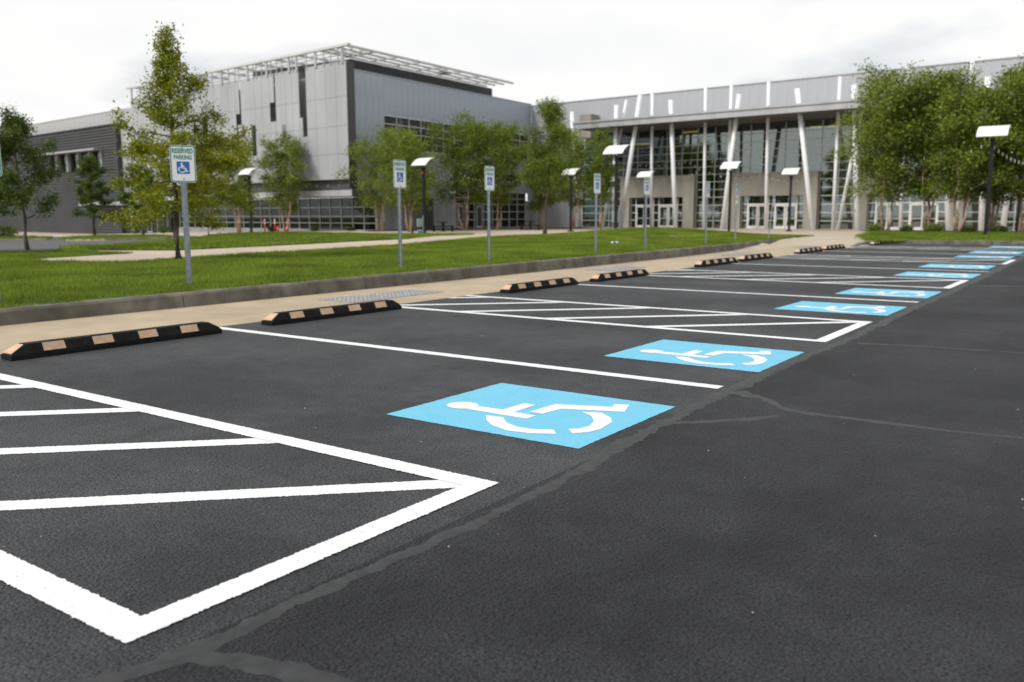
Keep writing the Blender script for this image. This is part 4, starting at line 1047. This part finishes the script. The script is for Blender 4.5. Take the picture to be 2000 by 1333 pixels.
def tree(name, label, base, H, rad, lo, style, nleaf, leaf, lmat, bark, seed, tr=0.06, stems=1, lean=(0, 0), group=None, spread=.095, cat='tree'):
    rng = np.random.default_rng(seed)
    root = thing(name, label, cat, base, group)
    B = np.array(base, float); mb = MB(); tips = []; wts = []
    for sidx in range(stems):
        az0 = 2 * np.pi * sidx / max(stems, 1) + rng.uniform(0, 1)
        out_ = 0 if stems == 1 else rad * rng.uniform(.25, .5)
        hh = H * (1 if sidx == 0 else rng.uniform(.8, .97))
        pts = []; K = 9
        for i in range(K):
            t = i / (K - 1)
            off = np.array([np.cos(az0), np.sin(az0)]) * out_ * (t ** .8) + np.array(lean) * t * H
            wob = rng.normal(size=2) * (.004 if stems == 1 else .010) * H * (t > 0)
            pts.append(B + np.array([off[0] + wob[0] + (.12 * np.cos(az0) if stems > 1 else 0), off[1] + wob[1] + (.12 * np.sin(az0) if stems > 1 else 0), t * hh * .97 - (.15 if i == 0 else 0)]))
        rads = [tr * (1 - .93 * (i / (K - 1)) ** .8) * (1.35 if i == 0 else 1) for i in range(K)]
        mb.tube([tuple(p) for p in pts], rads, 8)
        P = np.array(pts)
        def at(t):
            x = t * (K - 1); i = min(int(x), K - 2); return P[i] + (P[i + 1] - P[i]) * (x - i)
        nb = {'oak': 54, 'round': 26, 'birch': 20, 'loose': 22}[style]
        for j in range(nb):
            q = (j + rng.uniform(0, 1)) / nb
            t = lo + (1 - lo) * q
            az = j * 2.39996 + rng.uniform(-.5, .5)
            if style == 'oak':
                prof = (1 - q) ** 1.3 * 1.16 + .05 if q > .12 else .82 + q * 1.4; el = R(-14 + 66 * q) + rng.normal() * .12
                ln = rad * prof * rng.uniform(.65, 1.15)
            elif style == 'round':
                prof = math.sqrt(max(.08, 1 - ((q - .38) / .66) ** 2)); el = R(15 + 40 * q); ln = rad * prof * rng.uniform(.7, 1.1)
            else:
                prof = math.sqrt(max(.10, 1 - ((q - .45) / .62) ** 2)); el = R(32 + 25 * q) + rng.normal() * .15; ln = rad * prof * rng.uniform(.6, 1.15) * (.75 if stems > 1 else 1)
            d = np.array([np.cos(az) * np.cos(el), np.sin(az) * np.cos(el), np.sin(el)])
            s0 = at(min(t, .985)); bp = []
            for i in range(5):
                u_ = i / 4; p = s0 + d * ln * u_ + np.array([0, 0, (.10 if style == 'oak' else -.12) * ln * u_ ** 2]) + rng.normal(size=3) * .03 * ln * (i > 0)
                bp.append(p)
            r0 = max(.006, tr * .34 * (1 - .7 * t))
            mb.tube([tuple(p) for p in bp], [r0, r0 * .75, r0 * .5, r0 * .35, r0 * .15], 5, cap=False)
            for p_, w_ in ((bp[1], .45), (bp[2], .9), (bp[3], 1.1), (bp[4], .8)): tips.append(p_); wts.append(w_ * (ln / rad + (.04 if style == 'oak' else .15)))
            for g in range(3):
                u_ = rng.uniform(.35, .95); i = min(int(u_ * 4), 3); s1 = bp[i] + (bp[i + 1] - bp[i]) * (u_ * 4 - i)
                d2 = d + rng.normal(size=3) * .6; d2 /= np.linalg.norm(d2); l2 = ln * rng.uniform(.22, .45)
                e = s1 + d2 * l2; mb.tube([tuple(s1), tuple((s1 + e) / 2), tuple(e)], [r0 * .35, r0 * .25, r0 * .1], 4, cap=False)
                tips += [(s1 + e) / 2, e]; wts += [.7 * (ln / rad + (.04 if style == 'oak' else .15)), .9 * (ln / rad + (.04 if style == 'oak' else .15))]
    tips = np.array(tips); wts = np.array(wts); wts *= rng.lognormal(0, .35 if style == 'oak' else .5, len(wts)) * (rng.uniform(size=len(wts)) < (.9 if style == 'oak' else .82)); wts /= wts.sum()
    idx = rng.choice(len(tips), nleaf, p=wts)
    C = tips[idx] + rng.normal(size=(nleaf, 3)) * rad * spread * np.array([1, 1, .75])
    mb.v = [(x - B[0], y - B[1], z - B[2]) for x, y, z in mb.v]
    me = mesh_np('trunk', mb.v, mb.f, bark, True); obj('trunk', me, root, Matrix.Translation(base))
    cr_ = foliage('crown', C - B, leaf, rng, lmat, root)
    cr_.matrix_basis = Matrix.Translation(base)
    return root
gz = lambda u, v: float(base_z(np.float64(u), np.float64(v)))
lz = lambda u, v: float(lawn_z(np.float64(u), np.float64(v)))
G_B = 'multi stemmed birches before the building'
tree('oak_tree', 'bright yellow green young oak, tallest at the left', (10.28, 15.5, lz(10.28, 15.5)), 4.6, 1.38, .23, 'oak', 27000, .060, M['leaf_yellow'], M['tree_bark'], 1, tr=.075, spread=.065)
tree('oak_tree', 'dark green leaning young oak in a mulch ring at the left edge', (10.6, 22.3, lz(10.6, 22.3)), 3.15, 1.0, .27, 'loose', 15000, .065, M['leaf_dark'], M['tree_bark'], 2, tr=.055, spread=.10, lean=(-.03, .03))
tree('round_tree', 'dark green round tree on the driveway island, left of the pair', (29.4, 53.2, gz(29.4, 53.2) + .1), 4.6, 1.35, .24, 'round', 9000, .13, M['leaf_dark'], M['tree_bark'], 3, tr=.09)
tree('round_tree', 'smaller dark round tree under the bright oak, on the driveway island', (31.0, 50.4, gz(31, 50.4) + .1), 4.0, 1.45, .28, 'round', 9000, .13, M['leaf_dark'], M['tree_bark'], 4, tr=.09)
tree('young_tree', 'small yellow green tree right of the bright oak trunk', (35.5, 50.0, lz(35.5, 50)), 5.6, 1.6, .27, 'round', 10000, .13, M['leaf_yellow'], M['tree_bark'], 5, tr=.08)
tree('dark_tree', 'dark tree far behind the leaning oak at the left edge', (22.5, 52.5, gz(22.5, 52.5) + .1), 4.6, 1.7, .25, 'round', 8000, .15, M['leaf_dark'], M['tree_bark'], 21, tr=.09)
tree('birch_tree', 'pale green birch behind the small yellow green tree', (49.0, 64.5, gz(49, 64.5)), 7.8, 2.7, .235, 'birch', 12000, .17, M['leaf_birch'], M['birch_bark'], 6, tr=.08, stems=3, group=G_B)
tree('birch_tree', 'pale birch with slim stems right of the left lamp post', (51.0, 60.6, gz(51, 60.6)), 8.2, 2.6, .235, 'birch', 13000, .17, M['leaf_birch'], M['birch_bark'], 7, tr=.08, stems=3, group=G_B)
tree('birch_tree', 'loose pale birch at the corner of the blue grey wall', (53.3, 51.3, gz(53.3, 51.3) + .04), 7.9, 3.2, .235, 'birch', 11000, .165, M['leaf_birch'], M['birch_bark'], 8, tr=.075, stems=3, group=G_B)
tree('birch_tree', 'birch with peach coloured stems behind the second parking sign', (52.2, 47.0, gz(52.2, 47.0)), 7.9, 2.9, .235, 'birch', 15000, .165, M['leaf_birch'], M['birch_bark'], 9, tr=.09, stems=3, group=G_B)
tree('young_tree', 'slim dark trunked tree before the peach stemmed birch', (48.0, 43.0, gz(48.0, 43.0)), 6.0, 1.6, .38, 'round', 7000, .14, M['leaf_mid'], M['tree_bark'], 10, tr=.08)
tree('birch_tree', 'dense birch before the glass doors in the blue grey wall', (60.8, 48.2, gz(60.8, 48.2) + .04), 9.2, 3.7, .235, 'birch', 20000, .18, M['leaf_mid'], M['birch_bark'], 11, tr=.11, stems=3, group=G_B)
tree('birch_tree', 'dense birch behind the third parking sign', (63.0, 46.2, gz(63, 46.2) + .04), 9.0, 3.7, .235, 'birch', 19000, .18, M['leaf_mid'], M['birch_bark'], 12, tr=.11, stems=2, group=G_B)
tree('oak_tree', 'tall leaning dark trunked tree where the two wings meet', (50.3, 32.8, gz(50.3, 32.8)), 8.35, 2.4, .28, 'loose', 17000, .14, M['leaf_mid'], M['tree_bark'], 13, tr=.13, lean=(.05, -.04), spread=.11)
tree('birch_tree', 'birch behind the tall leaning trunk', (68.0, 44.8, gz(68, 44.8) + .04), 7.0, 3.0, .235, 'birch', 11000, .18, M['leaf_mid'], M['birch_bark'], 14, tr=.09, stems=2, group=G_B)
tree('birch_tree', 'birch right of the tall leaning tree, before the first column', (69.2, 41.9, gz(69.2, 41.9)), 9.0, 2.9, .235, 'birch', 12000, .18, M['leaf_birch'], M['birch_bark'], 15, tr=.09, stems=3, group=G_B)
tree('birch_tree', 'narrow birch beside the leftmost lamp among the columns', (69.6, 39.3, gz(69.6, 39.3)), 9.0, 2.3, .3, 'birch', 10000, .18, M['leaf_mid'], M['birch_bark'], 16, tr=.085, stems=2, group=G_B)
GR = 'birch grove by the right hand entrance'
for i, (u, v, h, r_, ns, nl, mt, lb) in enumerate([
        (49.5, 10.5, 8.1, 2.75, 3, 23000, 'leaf_birch', 'leftmost birch of the right hand grove'),
        (50.5, 8.6, 7.9, 2.4, 3, 19000, 'leaf_mid', 'second birch of the right hand grove, three slim stems'),
        (48.8, 6.9, 7.9, 2.4, 3, 19000, 'leaf_birch', 'thick stemmed birch left of the large right hand lamp post'),
        (51.5, 5.7, 7.9, 2.2, 3, 17000, 'leaf_mid', 'birch directly behind the large right hand lamp post'),
        (50.0, 4.2, 7.8, 2.4, 2, 18000, 'leaf_birch', 'rightmost birch of the grove at the picture edge'),
        (52.0, 1.8, 7.9, 2.3, 2, 8000, 'leaf_mid', 'birch just outside the right edge of the grove')]):
    tree('birch_tree', lb, (u, v, float(bed_z(np.float64(u), 0)) + .02), h, r_, .21, 'birch', int(nl * 1.15), .145, M[mt], M['birch_bark'], 31 + i, tr=.075, stems=ns, group=GR, spread=.11, lean=(-.01, .02 if i < 2 else 0))

def shrub(label, u, v, z, r_, h, seed, mt='leaf_dark', group='low shrubs in the planting beds'):
    rng = np.random.default_rng(seed); root = thing('shrub', label, 'shrub', (u, v, z), group)
    mb = MB()
    for i in range(9):
        a = rng.uniform(0, 6.28); mb.tube([(0, 0, -.05), (r_ * .4 * math.cos(a), r_ * .4 * math.sin(a), h * .5), (r_ * .8 * math.cos(a), r_ * .8 * math.sin(a), h * .85)], [.02, .012, .005], 4)
    obj('stems', mesh_np('stems', mb.v, mb.f, M['tree_bark']), root, Matrix.Translation((u, v, z)))
    n = 900; C = rng.normal(size=(n, 3)); C /= np.linalg.norm(C, axis=1, keepdims=True); C *= rng.uniform(.3, 1, (n, 1)) ** .5
    C = C * np.array([r_, r_, h * .5]) + np.array([0, 0, h * .52]) + rng.normal(size=(n, 3)) * .05
    f = foliage('leaves', C, .10, rng, M[mt], root); f.matrix_basis = Matrix.Translation((u, v, z))
for i, (u, v, r_, h, mt, lb) in enumerate([
        (47.6, 10.6, .3, .4, 'leaf_birch', 'small light shrub at the left tip of the right mulch bed'),
        (48.5, 9.2, .28, .25, 'leaf_dark', 'low shrub between the first two birches of the right grove'),
        (48.2, 7.8, .45, .4, 'leaf_mid', 'broad shrub left of the thick stemmed birch'),
        (47.6, 6.2, .35, .3, 'leaf_dark', 'low dark shrub behind the large right hand lamp post'),
        (48.5, 5.0, .35, .3, 'leaf_dark', 'low dark shrub near the right picture edge')]):
    shrub(lb, u, v, .13, r_, h, 60 + i, mt)
for i, (u, v, r_, h, lb) in enumerate([
        (24.0, 53.6, .8, .75, 'clipped dark hedge bush beside the leaning oak trunk'), (24.8, 54.8, .8, .75, 'clipped dark hedge bush before the charcoal wall'), (22.6, 53.9, .8, .7, 'clipped dark hedge bush left of the leaning oak trunk'),
        (44.0, 73.0, .7, .8, 'round bush left of the porch doors'), (46.0, 71.5, .6, .7, 'round bush before the porch doors'),
        (51.6, 63.2, .4, .4, 'small shrub at the foot of the left birch'), (52.4, 58.5, .4, .4, 'small shrub before the ground floor glass'), (53.0, 54.6, .45, .35, 'small shrub at the end of the glass wall')]):
    shrub(lb, u, v, gz(u, v) + .02, r_, h, 80 + i)

# mulch ring round the left oak
a_ = np.linspace(0, 2 * np.pi, 25)[:-1]
tag(sheet('mulch_ring', [(10.6 + .8 * math.cos(t) * (1 + .1 * math.sin(3 * t)), 22.3 + .8 * math.sin(t)) for t in a_], lawn_z, .4, M['mulch'], 0.06), 'dark mulch ring round the leaning oak', kind='structure')

# ------------------------------------------------------------------ small things
def cone(u, v, h, label, tall):
    z = gz(u, v) + .03
    root = thing('delineator_post' if tall else 'traffic_cone', label, 'delineator' if tall else 'traffic cone', (u, v, z), 'red traffic markers by the glass wall')
    T_ = Matrix.Translation((u, v, z))
    bs = MB().box(-.15, .15, -.15, .15, 0, .04).mesh('base', M['black_metal'] if tall else M['red']); obj('base', bs, root, T_)
    r0, r1 = (.055, .05) if tall else (.12, .03)
    bo = MB(); bo.tube([(0, 0, .05), (0, 0, h)], [r0, r1], 14); obj('body', bo.mesh('body', M['red'], True), root, T_)
    for a, b in ((.62, .72), (.8, .9)) if tall else ((.45, .65),):
        ra = r0 + (r1 - r0) * a + .004; rb = r0 + (r1 - r0) * b + .004
        st = MB(); st.tube([(0, 0, h * a), (0, 0, h * b)], [ra, rb], 14); obj('white_band', st.mesh('white_band', M['sign_white'], True), root, T_)
cone(45.3, 56.4, 1.1, 'red delineator post, left of two, by the birch stems', True)
cone(45.9, 55.9, 1.1, 'red delineator post beside the traffic cones', True)
cone(45.2, 54.7, .5, 'small red and white traffic cone next to the delineator posts', False)
cone(45.6, 54.1, .55, 'rightmost red and white traffic cone by the glass wall', False)

def picnic(u, v, rz, label):
    z = gz(u, v) + .02
    T_ = Matrix.Translation((u, v, z)) @ Matrix.Rotation(R(rz), 4, 'Z')
    root = bpy.data.objects.new('picnic_table', None); reg(root, None, T_); tag(root, label, 'picnic table', 'black picnic tables on the plaza')
    P_ = lambda nm, mb: obj(nm, mb.mesh(nm, M['black_metal']), root, T_)
    P_('table_top', MB().box(-.95, .95, -.4, .4, .72, .77))
    for s_ in (-1, 1):
        P_('bench_seat', MB().box(-.95, .95, s_ * .75 - .15, s_ * .75 + .15, .42, .47))
        P_('leg', MB().box(s_ * .6 - .06, s_ * .6 + .06, -.06, .06, 0, .72).box(s_ * .6 - .04, s_ * .6 + .04, -.75, .75, .36, .42).box(s_ * .6 - .05, s_ * .6 + .05, -.8, -.7, 0, .36).box(s_ * .6 - .05, s_ * .6 + .05, .7, .8, 0, .36))
picnic(54.3, 45.3, 35, 'black picnic table beside the lamp post with the orange tag')
picnic(63.0, 42.6, 30, 'dark picnic table before the recessed glass, near the tall leaning tree')

def utility(u, v, label, hgt, z):
    T_ = Matrix.Translation((u, v, z)) @ Matrix.Rotation(R(-35), 4, 'Z')
    root = bpy.data.objects.new('utility_pedestal', None); reg(root, None, T_); tag(root, label, 'utility box', 'utility pedestals on posts')
    obj('post', MB().box(.18, .25, -.035, .035, 0, hgt).mesh('post', M['galv']), root, T_)
    bx_ = obj('box', bevel_mesh(MB().box(-.2, .18, -.12, .12, hgt * .42, hgt * .85).mesh('box', M['box_green']), .02), root, T_)
    obj('footing', bevel_mesh(MB().box(-.18, .16, -.12, .12, 0, .35).mesh('footing', M['box_green']), .03), root, T_)
utility(45.0, 39.6, 'grey green utility box on a post left of a lamp post', 1.3, gz(45, 39.6))
utility(43.2, 23.4, 'pale utility box on a post behind the lawn mound', 1.5, gz(43.2, 23.4))

lt = thing('plastic_bottle', 'crumpled white and blue plastic bottle lying on the lawn', 'bottle', (21.4, 11.6, lz(21.4, 11.6) + .06))
Tl = Matrix.Translation((21.4, 11.6, lz(21.4, 11.6) + .075)) @ Matrix.Rotation(R(-40), 4, 'Z')
bt = MB(); bt.tube([(-.12, 0, 0), (-.10, 0, 0), (.04, 0, .005), (.09, 0, .01), (.11, 0, .01)], [.02, .037, .034, .018, .015], 10); obj('body', bt.mesh('body', M['white_metal'], True), lt, Tl)
cp_ = MB(); cp_.tube([(.11, 0, .01), (.14, 0, .01)], .017, 10); obj('cap', cp_.mesh('cap', M['sign_blue']), lt, Tl)
lb_ = MB(); lb_.tube([(-.07, 0, .0), (0, 0, .002)], .0385, 10, cap=False); obj('wrapper', lb_.mesh('wrapper', M['sign_blue'], True), lt, Tl)

zb_ = gz(20.7, 50.4) + .1
Tb = Matrix.Translation((20.9, 50.4, zb_)) @ Matrix.Rotation(R(-25), 4, 'Z')
sbd = bpy.data.objects.new('display_board', None); reg(sbd, None, Tb); tag(sbd, 'pale blue and white folding display board at the far left edge', 'display board')
for sg in (-1, 1):
    q = MB(); q.hexa([(-.3, sg * .26 - .02, 0), (.3, sg * .26 - .02, 0), (.3, sg * .26 + .02, 0), (-.3, sg * .26 + .02, 0), (-.3, sg * .03 - .02, .75), (.3, sg * .03 - .02, .75), (.3, sg * .03 + .02, .75), (-.3, sg * .03 + .02, .75)])
    pn = obj('board_panel', q.mesh('board_panel', M['sign_white']), sbd, Tb)
    if sg < 0:
        q = MB(); q.hexa([(-.26, -.225, .1), (.26, -.225, .1), (.26, -.21, .1), (-.26, -.21, .1), (-.26, -.175, .28), (.26, -.175, .28), (.26, -.16, .28), (-.26, -.16, .28)])
        obj('blue_band', q.mesh('blue_band', M['sign_blue']), pn, Tb)

# string lights
bulb_me = None
def strings(label, pts, nb, sag):
    global bulb_me
    root = thing('string_light', label, 'string lights', pts[0], 'festoon lights strung round the plaza')
    allp = []
    for a, b in zip(pts[:-1], pts[1:]):
        for i in range(12):
            t = i / 12; allp.append(tuple(a[q] + (b[q] - a[q]) * t - (sag * 4 * t * (1 - t) if q == 2 else 0) for q in range(3)))
    allp.append(pts[-1])
    mb = MB(); mb.tube(allp, .012, 4); obj('wire', mb.mesh('wire', M['wire']), root)
    if bulb_me is None:
        b = MB(); b.tube([(0, 0, 0), (0, 0, -.06), (0, 0, -.09), (0, 0, -.15), (0, 0, -.18)], [.012, .014, .026, .024, .006], 8); bulb_me = b.mesh('bulb', M['bulb'], True)
    for i in range(nb):
        x = (i + .5) / nb * (len(allp) - 1); j = min(int(x), len(allp) - 2); f = x - j
        p = [allp[j][q] + (allp[j + 1][q] - allp[j][q]) * f for q in range(3)]
        obj('bulb', bulb_me, root, Matrix.Translation(p))
cq = lambda s_, z, o=4.8: (*PW.pt(s_, o), z)
strings('festoon string looping across the columns above the left doors', [cq(14.9, 4.6), cq(20.5, 4.7), cq(23.3, 5.3)], 16, .35)
strings('festoon string looping across the columns above the middle doors', [cq(23.4, 5.2), cq(29.3, 4.6), cq(33.6, 4.3), cq(37.4, 4.5)], 24, .5)
strings('upper festoon string drooping from a column to the lamp post', [cq(16.5, 5.9), cq(22, 6.0), (59.3, 23.0, 3.7)], 16, .3)
strings('festoon string between the birches along the blue grey wall', [(53.3, 51.2, 4.2), (57.5, 46.0, 4.6), (61, 45.8, 4.4), (66.5, 42.5, 4.3)], 22, .35)
strings('festoon string under the dark band of the screened block', [(*PS.pt(16, 1.2), 3.75), (*PS.pt(6, 1.2), 3.7), (53.0, 51.0, 4.1)], 14, .2)
strings('festoon string drooping right from the large right hand lamp post', [(41.3, 4.75, 3.95), (44.5, 3.8, 3.35), (47, 2.4, 3.3)], 16, .15)
strings('festoon string through the right hand birch grove', [(49.5, 10.6, 4.0), (48.5, 7.5, 4.3), (46.5, 5.6, 4.4)], 8, .25)

# grit and tiny pale chips lying on the asphalt
rg = np.random.default_rng(77); mb = MB()
for i in range(260):
    u = rg.uniform(1, 16) ** 1.0; v = rg.uniform(-3, 7); r_ = rg.uniform(.0015, .005)
    a = rg.uniform(0, 6.28, 3); q = [(u + r_ * math.cos(t), v + r_ * math.sin(t), .004) for t in sorted(a)]
    mb.add(q + [(u, v, .004 + r_ * 1.1)], [(0, 1, 2), (0, 1, 3), (1, 2, 3), (2, 0, 3)])
M['grit'] = noise_mat('pale_grit', (0.25, 0.24, 0.22), (0.6, 0.58, 0.54), 30, rough=0.9)
tag(mb.build('grit', M['grit']), 'tiny pale chips of grit scattered on the asphalt', 'grit', kind='stuff')
